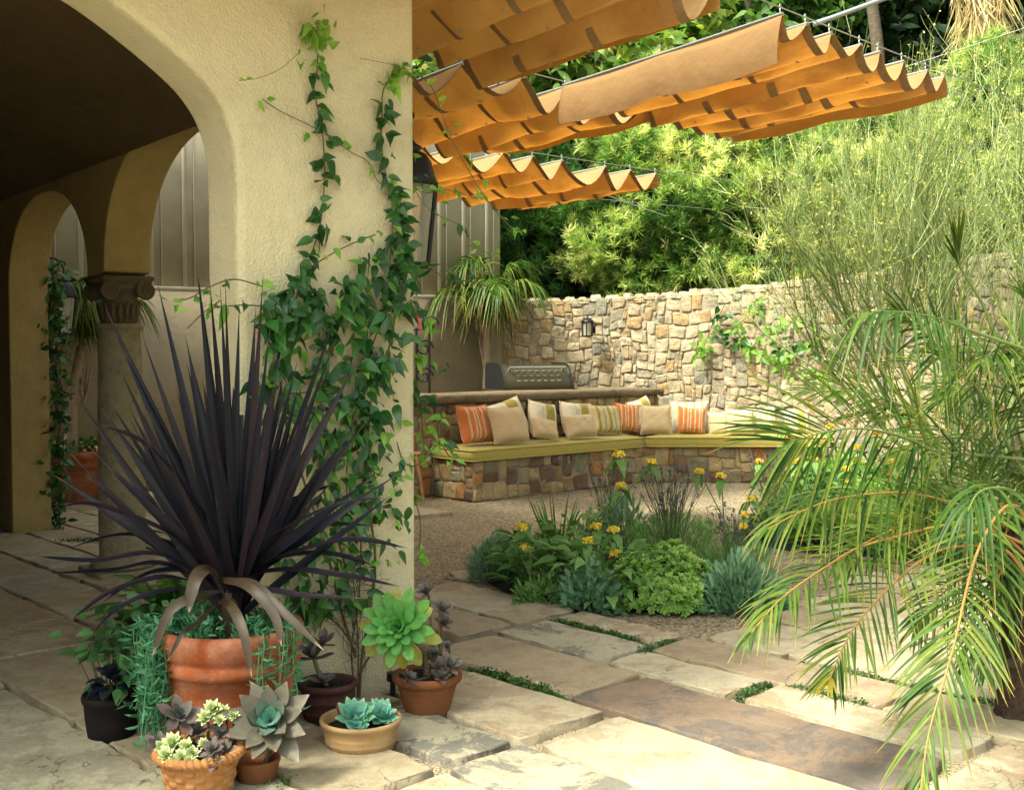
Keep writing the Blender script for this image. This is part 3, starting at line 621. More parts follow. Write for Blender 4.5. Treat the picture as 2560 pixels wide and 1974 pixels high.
pillow((885, 1110, 1245, 1530), .45, M['p_green'], 'cream pillow with olive band leaning behind the small tilted beige pillow', tilt=-.2)
pillow((905, 1112, 1370, 1548), .13, M['p_beige'], 'small plain beige pillow tilted to the right', tilt=-.2, lean=.5)
pillow((1108, 1375, 1250, 1515), .46, M['p_green'], 'cream pillow with broad olive band behind the small upright beige pillow', tilt=-.1)
pillow((1150, 1365, 1355, 1522), .13, M['p_beige'], 'small plain beige oblong pillow standing upright', lean=.4)
pillow((1305, 1560, 1270, 1518), .33, M['p_sage'], 'beige pillow with olive and sage stripes in the middle', tilt=-.05)
pillow((1510, 1672, 1262, 1498), .28, M['p_orange'], 'orange striped pillow near the bench corner', tilt=-.14, yaw=-.3)
pillow((1590, 1785, 1225, 1480), .50, M['p_green'], 'cream pillow with olive corner tucked behind the bench corner', tilt=.2)
pillow((1675, 1905, 1290, 1500), .26, M['p_beige'], 'plain beige pillow just right of the bench corner')
pillow((1885, 2170, 1262, 1498), .45, M['p_yellow'], 'cream and yellow striped pillow behind the orange striped one')
pillow((1925, 2160, 1290, 1512), .25, M['p_orange'], 'orange striped pillow on the bench run by the stone wall', tilt=-.08)
pillow((-30, 125, 1340, 1508, Z_e), .30, M['p_beige'], 'small beige pillow right of the orange striped one')
pillow((95, 300, 1320, 1516, Z_e), .22, M['p_beige'], 'plain beige pillow leaning on the cream striped one')
pillow((230, 480, 1290, 1510, Z_e), .35, M['p_yellow'], 'cream pillow with yellow stripes half hidden by palm fronds', tilt=.1)
pillow((500, 690, 1320, 1500, Z_e), .35, M['p_green'], 'last cream pillow on the right, behind the palm fronds')
# ------------------------------------------------------------------ sliding canvas awnings on wires
m, nt, outn = newmat('canvas'); co = wpos(nt)
c = mix(nt, .5, (.44, .235, .065), ramp(nt, noise(nt, co, 5, 5), [(.3, (.37, .18, .045)), (.7, (.50, .27, .09))])); c = mix(nt, .35, c, ramp(nt, noise(nt, co, 200, 2), [(.3, (.6, .6, .6)), (.7, (1.3, 1.3, 1.3))]), 'MULTIPLY')
c = mix(nt, .45, c, ramp(nt, noise(nt, co, 1.6, 5, .7), [(.3, (.68, .66, .66)), (.7, (1.15, 1.15, 1.2))]), 'MULTIPLY')
d = N(nt, 'ShaderNodeBsdfDiffuse', {0: mix(nt, .6, c, (.46, .33, .19))}); bb_ = bump(nt, noise(nt, co, 4.5, 3, .5), .05, .5, bump(nt, noise(nt, co, 14, 4), .01, .5)); nt.links.new(bb_, d.inputs['Normal'])
t = N(nt, 'ShaderNodeBsdfTranslucent', {'Normal': bb_, 0: mix(nt, 1.0, c, (1.05, .76, .28), 'MULTIPLY')})
ms = N(nt, 'ShaderNodeMixShader', {0: .46}); nt.links.new(d.outputs[0], ms.inputs[1]); nt.links.new(t.outputs[0], ms.inputs[2]); nt.links.new(ms.outputs[0], outn.inputs[0]); M['canvas'] = m
M['hem'] = plain('canvas_hem', (.25, .155, .075), .9, nz=.5, sc=90)
ZA = 3.2
ring_t = None
def awning(N0, N1, F0, F1, nsc, sag, label, roll='both', seed=0, flapL=0.0):
    """N near wire, F far wire; scallops hang between nsc+1 rods"""
    rg = np.random.default_rng(seed); N0, N1, F0, F1 = [np.array([*q, ZA]) for q in (N0, N1, F0, F1)]
    t = thing('canvas_awning', (N0+F1)/2, label, 'awning', 'orange canvas awnings on wires')
    m_ = 12; n = 34; vv = np.linspace(0, 1, n); rows = []; 
    jit = np.concatenate([[0], np.cumsum(rg.uniform(.72, 1.28, nsc))]); jit /= jit[-1]
    alls = []
    for k in range(nsc):
        sg = sag*rg.uniform(.7, 1.25); skew = rg.uniform(.38, .66)
        for i in range(m_+(k == nsc-1)):
            f = i/m_; s = jit[k]+(jit[k+1]-jit[k])*f
            z = -sg*(1-abs(2*(f**(math.log(.5)/math.log(skew)))-1)**1.5)
            alls.append((s, z, f, k, sg))
    def edge(lv): return [(s, z*lv) for s, z in lv]
    P = np.zeros((len(alls), n, 3)); ph = rg.uniform(0, 6, (nsc, 4))
    for a_, (s, z, f, k, sg) in enumerate(alls):
        A_, B_ = N0+(N1-N0)*s, F0+(F1-F0)*s
        q = A_+(B_-A_)*vv[:, None]
        ww = math.sin(pi*f)
        wr = ww*(.020*np.sin(vv*9+ph[k, 0]+f*3.4)+.014*np.sin(vv*17+ph[k, 1]-f*3)+.009*np.sin(vv*31+ph[k, 2]+f*5)*np.sin(vv*7))
        mid = .02*np.abs(np.sin(vv*pi*2))*(1-ww)+.01*ww       # cloth dips between its three wire points
        q[:, 2] += z*(1+.07*np.sin(vv*pi*2+ph[k, 3]))+wr*(.5+sag)-mid
        q += nrm(N1-N0)*(wr*1.2)[:, None]
        P[a_] = q
    # valances: first and last edge wrap round a rod and hang
    d = nrm(N1-N0)
    def flap(row, sgn, ln):
        o = []
        for a in np.linspace(0, 1, 7)[1:]: 
            q = row.copy(); q += d*sgn*(.05*math.sin(a*pi*.6)); q[:, 2] -= ln*a+.0; q[:, 2] += .004*np.sin(vv*13+seed); o.append(q)
        return o
    G = np.array(flap(P[0], -1, .17+flapL)[::-1]+list(P)+flap(P[-1], 1, .13))
    b = B(); b.grid(G); o = b.build('canvas', M['canvas'], t, True)
    # hems along both wire edges and the seam tapes
    b = B()
    for col_, s0 in ((0, 1), (n-1, -1)):
        e_ = G[6:-6, col_]; f_ = G[6:-6, col_+s0*1]; dn = V3(0, 0, -.004)
        b.grid(np.array([e_+dn, (e_+f_)/2+dn, f_+dn]))
    for k, cc_ in enumerate((11, 22)):
        for z0 in range(6 if k == 0 else 6, len(G)-8, m_): 
            i0 = z0+2; i1 = z0+9; c1 = min(n-2, max(1, cc_+rg.integers(-1, 2))); dn = V3(0, 0, -.005)
            e_ = G[i0:i1, c1]; f_ = G[i0:i1, c1+1]; b.grid(np.array([e_+dn, f_+dn]))
    b.build('hem', M['hem'], t, True)
    # rods
    for k in range(nsc+1):
        A_, B_ = N0+(N1-N0)*jit[k], F0+(F1-F0)*jit[k]; b = B(); b.tube([A_-UP*.012, (A_+B_)/2-UP*.016, B_-UP*.012], .011, 6); b.build('rod', M['wire'], t, True)
    # clips, grommets
    for k in range(nsc+1):
        for f in (0.01, .5, .99):
            q = N0+(N1-N0)*jit[k]; q = q+(F0+(F1-F0)*jit[k]-q)*f; b = B(); b.tube([q, q+UP*.02, q+UP*.03+d*.008, q+UP*.042, q+UP*.03-d*.008, q+UP*.02], .004, 5); b.build('wire_clip', M['wire'], t, True)
    for k in range(nsc):
        i = min(len(G)-1, 6+k*m_+6)
        for c_ in (3, 14, 20, 29):
            q = G[i, c_]; bg = B(); ph_ = np.linspace(0, 2*pi, 9); bg.tube(q[None]+np.stack([.009*np.cos(ph_), .009*np.sin(ph_), -.008+0*ph_], 1), .003, 4, cap=False); bg.build('grommet', M['wire'], t, True)
# band 1, right awning, then the one running back over the pillar, band 2, band 3
awning((1.37, 5.80), (2.70, 7.14), (.33, 7.37), (1.64, 8.72), 7, .13, 'orange canvas awning with white lit folds at the upper right', seed=2, flapL=.10)
awning((-1.35, 2.95), (.93, 5.28), (-2.35, 4.35), (-.10, 6.72), 9, .17, 'nearest orange canvas awning cut by the top edge of the picture', seed=5)
awning((-1.55, 5.60), (.92, 7.92), (-2.5, 6.95), (-.08, 9.25), 8, .18, 'middle orange canvas awning between the pillar and the hedge', seed=8)
awning((-1.02, 9.05), (1.40, 11.05), (-2.05, 10.55), (.22, 12.55), 8, .18, 'farthest orange canvas awning in front of the grey wall', seed=11)
# wires
def wire(p0, p1, label, r=.0035, grp='taut awning wires'):
    b = B(); p0, p1 = np.array(p0, float), np.array(p1, float); s = np.linspace(0, 1, 14)[:, None]; q = p0+(p1-p0)*s; q[:, 2] -= (.03*np.sin(s*pi))[:, 0]
    b.tube(q, r, 5); return tag(b.build('wire', M['wire'], None, True), label, 'wire', grp)
def ext(a, b_, t0, t1, z=ZA+.045): a, b_ = np.array([*a, z]), np.array([*b_, z]); return a+(b_-a)*t0, a+(b_-a)*t1
wire(*ext((1.37, 5.8), (2.70, 7.14), -3.2, 3.2), 'wire carrying the near edge of the upper right awning')
wire(*ext((.33, 7.37), (1.64, 8.72), -2.5, 3.6), 'wire between the middle and the upper right awnings')
wire(*ext((-.43, 9.55), (1.40, 11.05), -.6, 2.2), 'wire carrying the near edge of the farthest awning')
wire(*ext((-1.4, 11.3), (.22, 12.55), -.4, 2.4), 'wire running past the far edge of the farthest awning')
wire(at(610, 160, 12.5), at(1420, 460, 12.4), 'wire stretched low behind the farthest awning')
wire(at(1690, 60, 8.6), at(2300, -160, 8.6), 'thin wire just below the grey pole')
wire(at(1650, 225, 13.), at(2300, 20, 12.), 'thin wire crossing the dark trees')
b = B(); b.tube([at(1735, 52, 8.5), at(2400, -190, 8.5)], .018, 10); tag(b.build('support_pole', M['pole'], None, True), 'grey metal pole sloping up over the dark trees', 'pole')
# ------------------------------------------------------------------ pots in the foreground
def pot(name, c, prof, mat, soilz, soilr, label, cat='pot', wob=.006, grp='clay pots grouped by the pillar'):
    t = thing(name, c, label, cat, grp)
    b = B(); b.lathe(prof, c, 56, wob=wob); b.build('pot_body', mat, t, True)
    b = B(); rr = np.linspace(0, 1, 8)[1:]; rg = np.random.default_rng(3)
    P = np.array([[c+V3(soilr*q*math.cos(a), soilr*q*math.sin(a), soilz+rg.normal(0, .004)+.01*(1-q)) for a in np.arange(24)*2*pi/24] for q in rr]); b.grid(P, cv=True)
    i = np.arange(24); b.add(np.vstack([P[0], P[0].mean(0)]), np.stack([i, (i+1) % 24, np.full(24, 24)], 1)); b.build('soil', M['soil'], t)
    return t
BP = V3(-1.03, 4.11, 0)
big = pot('terracotta_pot', BP, [(.185, .0), (.192, .008), (.212, .12), (.224, .26), (.230, .335), (.236, .338), (.246, .348), (.249, .362), (.246, .376), (.238, .386), (.236, .393), (.244, .402), (.252, .42), (.258, .44), (.262, .46), (.262, .478), (.255, .492), (.242, .497), (.228, .492), (.222, .47), (.22, .42)], M['terracotta'], .455, .222, 'very large terracotta pot with ribbed rim holding the dark spiky plant')
BW = V3(-.56, 4.14, 0)
bowl = pot('clay_bowl', BW, [(.10, 0), (.112, .004), (.118, .02), (.127, .045), (.133, .055), (.1335, .06), (.1315, .064), (.136, .078), (.136, .083), (.1335, .087), (.140, .105), (.147, .118), (.151, .124), (.152, .13), (.149, .136), (.140, .137), (.135, .13), (.132, .115), (.128, .10)], M['sandclay'], .10, .129, 'low sand coloured clay bowl planted with blue rosettes')
TP = V3(-.345, 4.55, 0)
tp = pot('terracotta_pot', TP, [(.082, 0), (.088, .004), (.09, .012), (.087, .02), (.092, .024), (.0915, .032), (.0935, .04), (.11, .10), (.116, .125), (.119, .13), (.1185, .135), (.121, .138), (.124, .146), (.136, .152), (.141, .16), (.143, .172), (.139, .183), (.131, .187), (.122, .184), (.118, .17), (.115, .15)], M['terracotta2'], .166, .118, 'weathered terracotta pot under the big green rosette')
PP = V3(-.735, 4.46, 0)
pp_ = pot('plum_pot', PP, [(.082, 0), (.09, .005), (.096, .05), (.101, .058), (.102, .064), (.099, .07), (.101, .1), (.107, .107), (.107, .113), (.103, .118), (.104, .145), (.11, .15), (.117, .156), (.119, .166), (.115, .176), (.105, .178), (.097, .17), (.095, .14)], M['plumclay'], .15, .097, 'plum brown glazed pot between the big pot and the bowl')
DP = V3(-1.52, 4.24, 0)
dp = pot('dark_pot', DP, [(.075, 0), (.082, .004), (.094, .10), (.10, .165), (.106, .17), (.108, .185), (.104, .197), (.096, .197), (.092, .18), (.09, .15)], M['blackclay'], .175, .094, 'nearly black pot with dark crinkled leaves left of the big pot')
# woven basket pot
KP = V3(-1.03, 3.68, 0)
bk = thing('basket_pot', KP, 'orange clay pot shaped like a woven basket, full of small succulents', 'pot', 'clay pots grouped by the pillar')
b = B(); nr, na = 81, 330; ph = np.arange(na)*2*pi/na; zs = np.linspace(0, .168, nr); P = np.zeros((nr, na, 3)); NW = 11; rows_ = 8
for i, z in enumerate(zs):
    rk = z/.168*rows_; k = int(rk); f = rk-k
    sgn = 1 if k % 2 else -1
    wv = .0075*np.maximum(0, np.sin(ph*NW+(k % 2)*pi))**.35*abs(math.sin(pi*f))**.6
    r = .095+.030*(z/.168)+wv; P[i, :, 0] = KP[0]+r*np.cos(ph); P[i, :, 1] = KP[1]+r*np.sin(ph); P[i, :, 2] = z
b.grid(P, cv=True); b.build('woven_body', M['basketclay'], bk, True)
b = B(); nt_ = 300; ph = np.arange(nt_)*2*pi/nt_; sec = np.arange(10)*2*pi/10; P = np.zeros((nt_, 10, 3))
rr = .0155+.0028*np.sin(ph[:, None]*42+sec[None]*1.0); Rr = .135+rr*np.cos(sec); P[..., 0] = KP[0]+Rr*np.cos(ph)[:, None]; P[..., 1] = KP[1]+Rr*np.sin(ph)[:, None]; P[..., 2] = .176+rr*1.0*np.sin(sec)
b.grid(P, cu=True, cv=True); b.build('rope_rim', M['basketclay'], bk, True)
b = B(); b.lathe([(.002, .175), (.12, .17), (.124, .172)], KP, 24); b.build('soil', M['soil'], bk)
# ------------------------------------------------------------------ plant helpers
def rosette(b, c, axis, Rad, n, wid, rings=None, prof=(.35, .5, .72, .95, 1, .75, .05), fold=.35, cup=.25, r0=0., r1=1., thick=.0, spiral=2.39996, inner=.12, open_=1.0, rnd=.06, lenk=.75):
    axis = nrm(axis); a = nrm(np.cross(axis, V3(.3, .1, 1))); c2 = np.cross(axis, a)
    k = np.arange(n); t = (k+.5)/n; ang = k*spiral+R.normal(0, .05, n)
    el = (1-t)**1.3*1.25*open_+.08 + R.normal(0, rnd, n)       # centre leaves stand up
    rad = a*np.cos(ang)[:, None]+c2*np.sin(ang)[:, None]
    d = rad*np.cos(el)[:, None]+axis*np.sin(el)[:, None]; up = axis*np.cos(el)[:, None]-rad*np.sin(el)[:, None]
    L = Rad*(inner+(1-inner)*t**lenk)*R.uniform(.93, 1.05, n); base = c+axis*(Rad*.10*(1-t))[:, None]+rad*(Rad*.03)
    b.straps(base, d, up, L, L*wid*(.9+.5*(1-t)), prof, fold=fold, bend=cup*R.uniform(.6, 1.2, n), r=(r0+(r1-r0)*t+R.normal(0, .04, n)).clip(0, 1))
    if thick:
        b.straps(base-axis*thick, d, up, L*.99, L*wid*(.9+.5*(1-t)), prof, fold=-.35, bend=cup, r=(r0+(r1-r0)*t).clip(0, 1))
def plant(name, c, label, cat='plant', grp=None): return thing(name, c, label, cat, grp)
# ---- dark cordyline
M['cordy'] = leafmat('dark_strap_leaf', [(.003, .004, .009), (.006, .007, .014), (.010, .007, .012), (.004, .006, .011), (.020, .012, .015), (.007, .007, .013)], tip=(.10, .06, .045), tr=.02, rough=.42, spec=.16, tipat=.93)
M['cordyold'] = leafmat('old_strap_leaf', [(.035, .024, .016), (.055, .036, .02), (.022, .016, .014), (.048, .034, .018)], tip=(.36, .25, .16), tr=.12, rough=.5, tipat=.93)
cord = plant('spiky_strap_plant', BP+UP*.46, 'large dark purple spiky strap leaved plant in the big terracotta pot')
base = BP+V3(.02, 0, .47)
def blade_to(b, dx, dy, Y, L0=None, wid=.021, bend=.0, z0=.05, r=None, droop=0.0, fold=.35, toward=V3(0, -1, .3)):
    tip = at(dx, dy, Y); s = base+UP*z0+V3(R.normal(0, .012), R.normal(0, .012), R.uniform(-.03, .12)); d = tip-s; L = np.linalg.norm(d)
    if droop: d = nrm(d+UP*droop*L)*L
    b.straps(s, d, nrm(toward+R.normal(0, .25, 3)), L, wid, STR, droop=droop, fold=fold, bend=bend, r=R.random() if r is None else r)
STR = [.75, .78, .85, .95, 1.0, 1, .93, .8, .62, .4, .18, .02]
b = B()
up_tips = [(432, 568, 4.2), (424, 570, 4.35), (444, 590, 4.0), (487, 590, 4.1), (470, 605, 3.95), (511, 640, 4.3), (569, 583, 4.05), (546, 655, 4.4), (334, 597, 4.3), (300, 705, 4.2), (228, 660, 4.5), (265, 742, 4.35), (247, 775, 4.0), (228, 845, 4.0), (345, 835, 4.4), (722, 655, 4.0), (607, 690, 4.5), (763, 763, 4.25), (598, 790, 3.8), (683, 850, 3.75), (640, 820, 4.4), (575, 700, 3.9), (396, 720, 4.5), (520, 720, 4.5),
    (305, 930, 3.85), (150, 965, 4.1), (185, 1010, 3.9), (118, 1015, 4.25), (355, 960, 3.8), (700, 975, 4.1), (795, 1018, 3.75), (845, 1005, 4.1), (780, 900, 4.5), (745, 930, 4.3), (840, 1050, 3.9), (660, 900, 3.7), (460, 1060, 3.85), (385, 880, 3.8), (270, 880, 4.4), (500, 800, 4.5), (440, 800, 3.75), (560, 960, 3.7)]
up_tips += [(R.uniform(240, 440), R.uniform(640, 900), R.uniform(3.85, 4.5)) for _ in range(6)]+[(R.uniform(130, 300), R.uniform(830, 1040), R.uniform(3.85, 4.4)) for _ in range(7)]+[(R.uniform(600, 790), R.uniform(700, 1060), R.uniform(3.85, 4.5)) for _ in range(11)]
for dx, dy, Y in up_tips: blade_to(b, dx, dy, Y, wid=R.uniform(.013, .023), bend=R.normal(0, .02))
def arch(b, pts, Ys, wid, up=V3(0, -.5, 1), r=.5):     # traced arching blade
    P = np.array([at(x, y, Y) for (x, y), Y in zip(pts, Ys)]); P = spline(P, 5); m = len(P); t = nrm(np.gradient(P, axis=0)); sd = nrm(np.cross(t, up)); nn = np.cross(sd, t)
    x = np.interp(np.linspace(0, 1, m), [0, .15, .5, .8, .95, 1], [.6, .85, 1, .8, .3, .02])[:, None]*wid
    G = np.stack([P-sd*x+nn*x*.3, P, P+sd*x+nn*x*.3], 1); b.grid(G, r, np.repeat(np.linspace(0, 1, m), 3))
low = [([(440, 1230), (330, 1180), (200, 1195), (75, 1185)], [4.1, 3.95, 3.9, 4.0]), ([(450, 1240), (340, 1200), (240, 1215), (100, 1222)], [4.1, 4.0, 4.1, 4.3]), ([(440, 1250), (350, 1230), (240, 1260), (145, 1325)], [4.1, 3.95, 3.9, 3.85]),
       ([(440, 1180), (330, 1120), (200, 1075), (110, 1083)], [4.1, 4.0, 4.05, 4.2]), ([(450, 1265), (380, 1255), (270, 1285), (190, 1355)], [4.1, 3.9, 3.8, 3.8]), ([(480, 1235), (600, 1215), (720, 1225), (855, 1250)], [4.1, 4.0, 3.9, 3.95]),
       ([(480, 1240), (590, 1190), (700, 1180), (800, 1205)], [4.1, 4.2, 4.1, 4.0]), ([(480, 1200), (600, 1130), (720, 1075), (825, 1060)], [4.1, 3.9, 3.8, 3.8]), ([(490, 1230), (620, 1180), (750, 1150), (870, 1168)], [4.1, 4.0, 3.9, 3.85]),
       ([(480, 1250), (560, 1255), (650, 1270), (775, 1275)], [4.1, 3.95, 3.85, 3.8]), ([(450, 1200), (340, 1150), (250, 1140), (140, 1170)], [4.1, 4.2, 4.3, 4.4]), ([(470, 1150), (380, 1020), (300, 940), (215, 905)], [4.1, 4.0, 3.9, 3.9]),
       ([(450, 1230), (390, 1215), (310, 1225), (210, 1290)], [4.1, 4.1, 4.15, 4.2]), ([(480, 1180), (560, 1100), (640, 1060), (715, 1030)], [4.1, 4.3, 4.4, 4.5]), ([(480, 1225), (590, 1160), (690, 1120), (800, 1120)], [4.1, 4.25, 4.3, 4.4])]
for p_, Y_ in low: arch(b, p_, Y_, R.uniform(.012, .018), r=R.random())
b.build('dark_blades', M['cordy'], cord, True)
b = B()
old = [([(470, 1240), (440, 1215), (415, 1240), (403, 1305)], [4.05, 3.9, 3.82, 3.78], .026), ([(470, 1260), (430, 1270), (365, 1300), (325, 1398)], [4.05, 3.85, 3.78, 3.75], .019), ([(480, 1240), (540, 1245), (600, 1300), (690, 1385)], [4.05, 3.9, 3.8, 3.74], .017),
       ([(470, 1235), (530, 1250), (585, 1310), (600, 1375)], [4.05, 3.85, 3.78, 3.74], .018), ([(470, 1280), (495, 1295), (520, 1350), (537, 1442)], [4.05, 3.85, 3.76, 3.73], .018), ([(455, 1290), (425, 1325), (390, 1350), (357, 1410)], [4.05, 3.9, 3.8, 3.78], .010)]
for p_, Y_, w_ in old: arch(b, p_, Y_, w_, up=V3(.1, -.9, .5), r=R.random())
b.build('drooping_old_blades', M['cordyold'], cord, True)
b = B(); b.tube([BP+UP*.4, BP+V3(.01, 0, .6), BP+V3(.02, 0, .72)], [.045, .04, .02], 10); b.build('stem', M['cordyold'], cord, True)
# ---- trailing pickle-leaf succulent in the same pot
M['pickle'] = leafmat('trailing_succulent_leaf', [(.03, .13, .055), (.06, .22, .10), (.11, .31, .16), (.07, .24, .12)], tr=.25, rough=.4)
tr_ = plant('trailing_succulent', BP+UP*.47, 'blue green string succulent spilling over the rim of the big terracotta pot')
b = B()
def strand(start, mid, ln, n):
    a0 = np.array([start, mid, mid+V3(R.normal(0, .01), R.normal(0, .01), -ln*.5), mid+V3(R.normal(0, .02), R.normal(0, .015), -ln)]); sp = spline(a0, 8); b.tube(sp, .0022, 4, r=.8, cap=False)
    t = R.random(n)**.8*(len(sp)-1.01); i = t.astype(int); f = (t-i)[:, None]; q = sp[i]*(1-f)+sp[i+1]*f
    d = rdir(n, -.7, .5); b.straps(q, d, rdir(n), R.uniform(.034, .056, n), .0052, [.5, .9, 1, 1, .8, .1], bend=R.choice([-1, 1], n)*R.uniform(.2, .5, n), fold=.7, droop=-.35)
for a in list(R.uniform(pi*.93, pi*1.27, 42))+list(R.uniform(pi*1.68, pi*1.98, 11)):
    dd = V3(math.cos(a), math.sin(a), 0); left = a < pi*1.4
    strand(BP+dd*.16+UP*.47, BP+dd*R.uniform(.25, .33 if left else .29)+UP*R.uniform(.46, .52), R.uniform(.16, .50) if left else R.uniform(.10, .40), 17 if left else 12)
for a in R.uniform(0, 2*pi, 60):
    dd = V3(math.cos(a), math.sin(a), 0); q = BP+dd*R.uniform(.1, .2)+UP*.46; b.tube([q, q+UP*.03+dd*.01, q+UP*.06+dd*.03], .002, 4, r=.8); n = 14; p_ = q+UP*R.uniform(0, .08, n)[:, None]+dd*.02+R.normal(0, .012, (n, 3))
    b.straps(p_, rdir(n, 0, 1), rdir(n), R.uniform(.02, .036, n), .004, [.5, 1, 1, .8, .1], bend=.3, fold=.6)
n = 130; a = R.normal(pi*1.05, .30, n); rr = R.uniform(.2, .36, n); p_ = BP+np.stack([rr*np.cos(a), rr*np.sin(a), .52-R.random(n)**1.4*.24+R.normal(0, .02, n)-(rr-.2)*.5], 1)
b.straps(p_, rdir(n, -.6, .7), rdir(n), R.uniform(.035, .055, n), .0058, [.5, 1, 1, .8, .1], bend=.4, fold=.6)
b.build('trailing_stems', M['pickle'], tr_)
# ---- small leaves left: veined green plant, peperomia, fern
M['veined'] = leafmat('quilted_green_leaf', [(.02, .07, .02), (.045, .13, .04), (.09, .2, .06)], tr=.25); M['blackleaf'] = leafmat('dark_crinkled_leaf', [(.004, .008, .014), (.008, .014, .022), (.012, .02, .032)], tr=.05, rough=.35)
M['fern'] = leafmat('fern_leaf', [(.04, .13, .015), (.09, .24, .03), (.16, .36, .05)], tr=.45)
pl_ = plant('quilted_leaf_plant', DP+V3(.02, .12, .15), 'bushy green plant with quilted leaves above the nearly black pot')
b = B(); n = 95; c = DP+V3(.03, .06, .36); p_ = c+R.normal(0, 1, (n, 3))*V3(.085, .06, .075); d = nrm(p_-c+V3(0, -.05, .02)+R.normal(0, .04, (n, 3)))
b.straps(p_, d, nrm(UP+R.normal(0, .4, (n, 3))+V3(0, -.7, 0)), R.uniform(.05, .08, n), R.uniform(.018, .026, n), OV, droop=.35, fold=.2); b.build('leaves', M['veined'], pl_)
b = B()
for q in p_[:40]: b.tube([DP+V3(R.normal(0, .02), .06+R.normal(0, .02), .17), (DP+q)/2+V3(0, 0, .1)*0+V3(0, 0, .03), q], .0018, 4)
b.build('stems', M['cordyold'], pl_)
pb = plant('dark_crinkled_plant', DP+UP*.18, 'blue black crinkled leaf plant in the nearly black pot')
b = B(); n = 42; a = R.uniform(0, 2*pi, n); el = R.uniform(.1, 1.1, n); d = np.stack([np.cos(a)*np.cos(el), np.sin(a)*np.cos(el), np.sin(el)], 1); p_ = DP+UP*.2+d*R.uniform(.03, .075, n)[:, None]+V3(.02, -.02, .02)
b.straps(p_, nrm(d+V3(0, 0, -.2)), nrm(UP+d*.6), R.uniform(.045, .065, n), R.uniform(.02, .027, n), [.5, .9, 1, .9, .6, .1], droop=.35, fold=.3); b.build('leaves', M['blackleaf'], pb, True)
def fern(name, c, n, L, label, mat, spread=1.0, el=(.4, 1.2), pin=26, pl=.05):
    t = plant(name, c, label); b = B(); bs = B()
    for i in range(n):
        a = R.uniform(0, 2*pi); e_ = R.uniform(*el); d = V3(math.cos(a)*math.cos(e_), math.sin(a)*math.cos(e_), math.sin(e_)); l = L*R.uniform(.7, 1.1); s = np.linspace(0, 1, 14)[:, None]
        P = c+d*l*s; P[:, 2] -= (.45*l*spread*s**2.2)[:, 0]; bs.tube(P, .0022, 4, cap=False)
        tt = np.linspace(.12, .99, pin); q = np.stack([np.interp(tt, s[:, 0], P[:, k]) for k in range(3)], 1); tg = nrm(np.gradient(q, axis=0)); sd = nrm(np.cross(tg, UP)); upn = np.cross(sd, tg)
        for sg in (-1, 1): b.straps(q, sd*sg+tg*.35, upn, pl*np.sin(tt*pi*.93+.12)*R.uniform(.9, 1.1, pin), pl*.13, LAN, droop=.15, r=R.random())
    b.build('fronds', mat, t); bs.build('stems', mat, t); return t
fern('fern', at(375, 1195, 5.9)*V3(1, 1, 0)+UP*.02, 34, .66, 'bright green fern on the paving behind the dark spiky plant', M['fern'], pin=24, pl=.075)
fern('fern', at(325, 1240, 5.7)*V3(1, 1, 0)+UP*.02, 22, .46, 'lower darker fern at the foot of the column behind the big pot', M['veined'], pin=20, pl=.06)
b = B(); n = 260; t_ = plant('ivy_clump', (-1.25, 4.35, .3), 'dark ivy like foliage between the big pot and the quilted leaf plant'); p_ = V3(-1.25, 4.4, .42)+R.normal(0, 1, (n, 3))*V3(.1, .09, .085); b.straps(p_, rdir(n, -.3, .6), nrm(rdir(n, .1, 1)+V3(0, -.6, 0)), R.uniform(.03, .05, n), .014, OV, droop=.2); b.build('leaves', M['veined'], t_)
# ---- rosettes
M['ech'] = leafmat('grey_rose_rosette_leaf', [(.11, .33, .25), (.10, .24, .19), (.10, .14, .105), (.10, .105, .08), (.105, .09, .07), (.11, .10, .07)], tip=(.24, .15, .11), tr=.05, rough=.5, tipat=.9)
M['echdark'] = leafmat('smoky_rosette_leaf', [(.09, .12, .11), (.12, .105, .095), (.13, .085, .08)], tip=(.25, .15, .12), tr=.05, tipat=.9)
M['aeo'] = leafmat('bright_green_rosette_leaf', [(.12, .42, .09), (.13, .40, .09), (.11, .34, .075), (.10, .30, .07), (.13, .32, .06)], tr=.12, rough=.45)
M['aeoy'] = leafmat('yellowing_rosette_leaf', [(.45, .42, .08), (.35, .4, .08), (.5, .42, .12)], tr=.3)
M['blue'] = leafmat('blue_rosette_leaf', [(.10, .33, .28), (.15, .42, .36), (.12, .36, .28), (.16, .4, .22)], tip=(.38, .55, .4), tr=.08, rough=.5, tipat=.86)
M['varieg'] = leafmat('cream_edged_rosette_leaf', [(.3, .42, .14), (.45, .55, .25), (.22, .36, .12)], tip=(.72, .72, .42), tr=.15, tipat=.55)
M['stem'] = plain('succulent_stem', (.12, .085, .05), .8, nz=.6, sc=60); M['greystem'] = plain('green_stem', (.14, .17, .09), .8)
M['red'] = leafmat('red_leaf', [(.3, .03, .04), (.35, .06, .06)], tr=.3)
er = plant('grey_rosette_succulent', at(575, 1530, 3.74), 'big grey green rosette succulent with pointed leaves right of the basket pot')
c = at(577, 1538, 3.74); ax = nrm(V3(.10, -.85, .55)); b = B(); rosette(b, c, ax, .165, 23, .21, prof=(.5, .5, .62, .8, .95, 1, .92, .7, .38, .04), fold=.25, cup=.10, r0=.0, r1=1.5, thick=.004, inner=.26, open_=.85, lenk=.6, rnd=.1)
b.build('leaves', M['ech'], er, True); b = B(); b.tube([c-ax*.02, c+V3(0, .06, -.05), V3(c[0]-.03, 3.84, .10), V3(c[0]-.05, 3.83, .03)], .012, 8); b.build('stem', M['stem'], er, True)
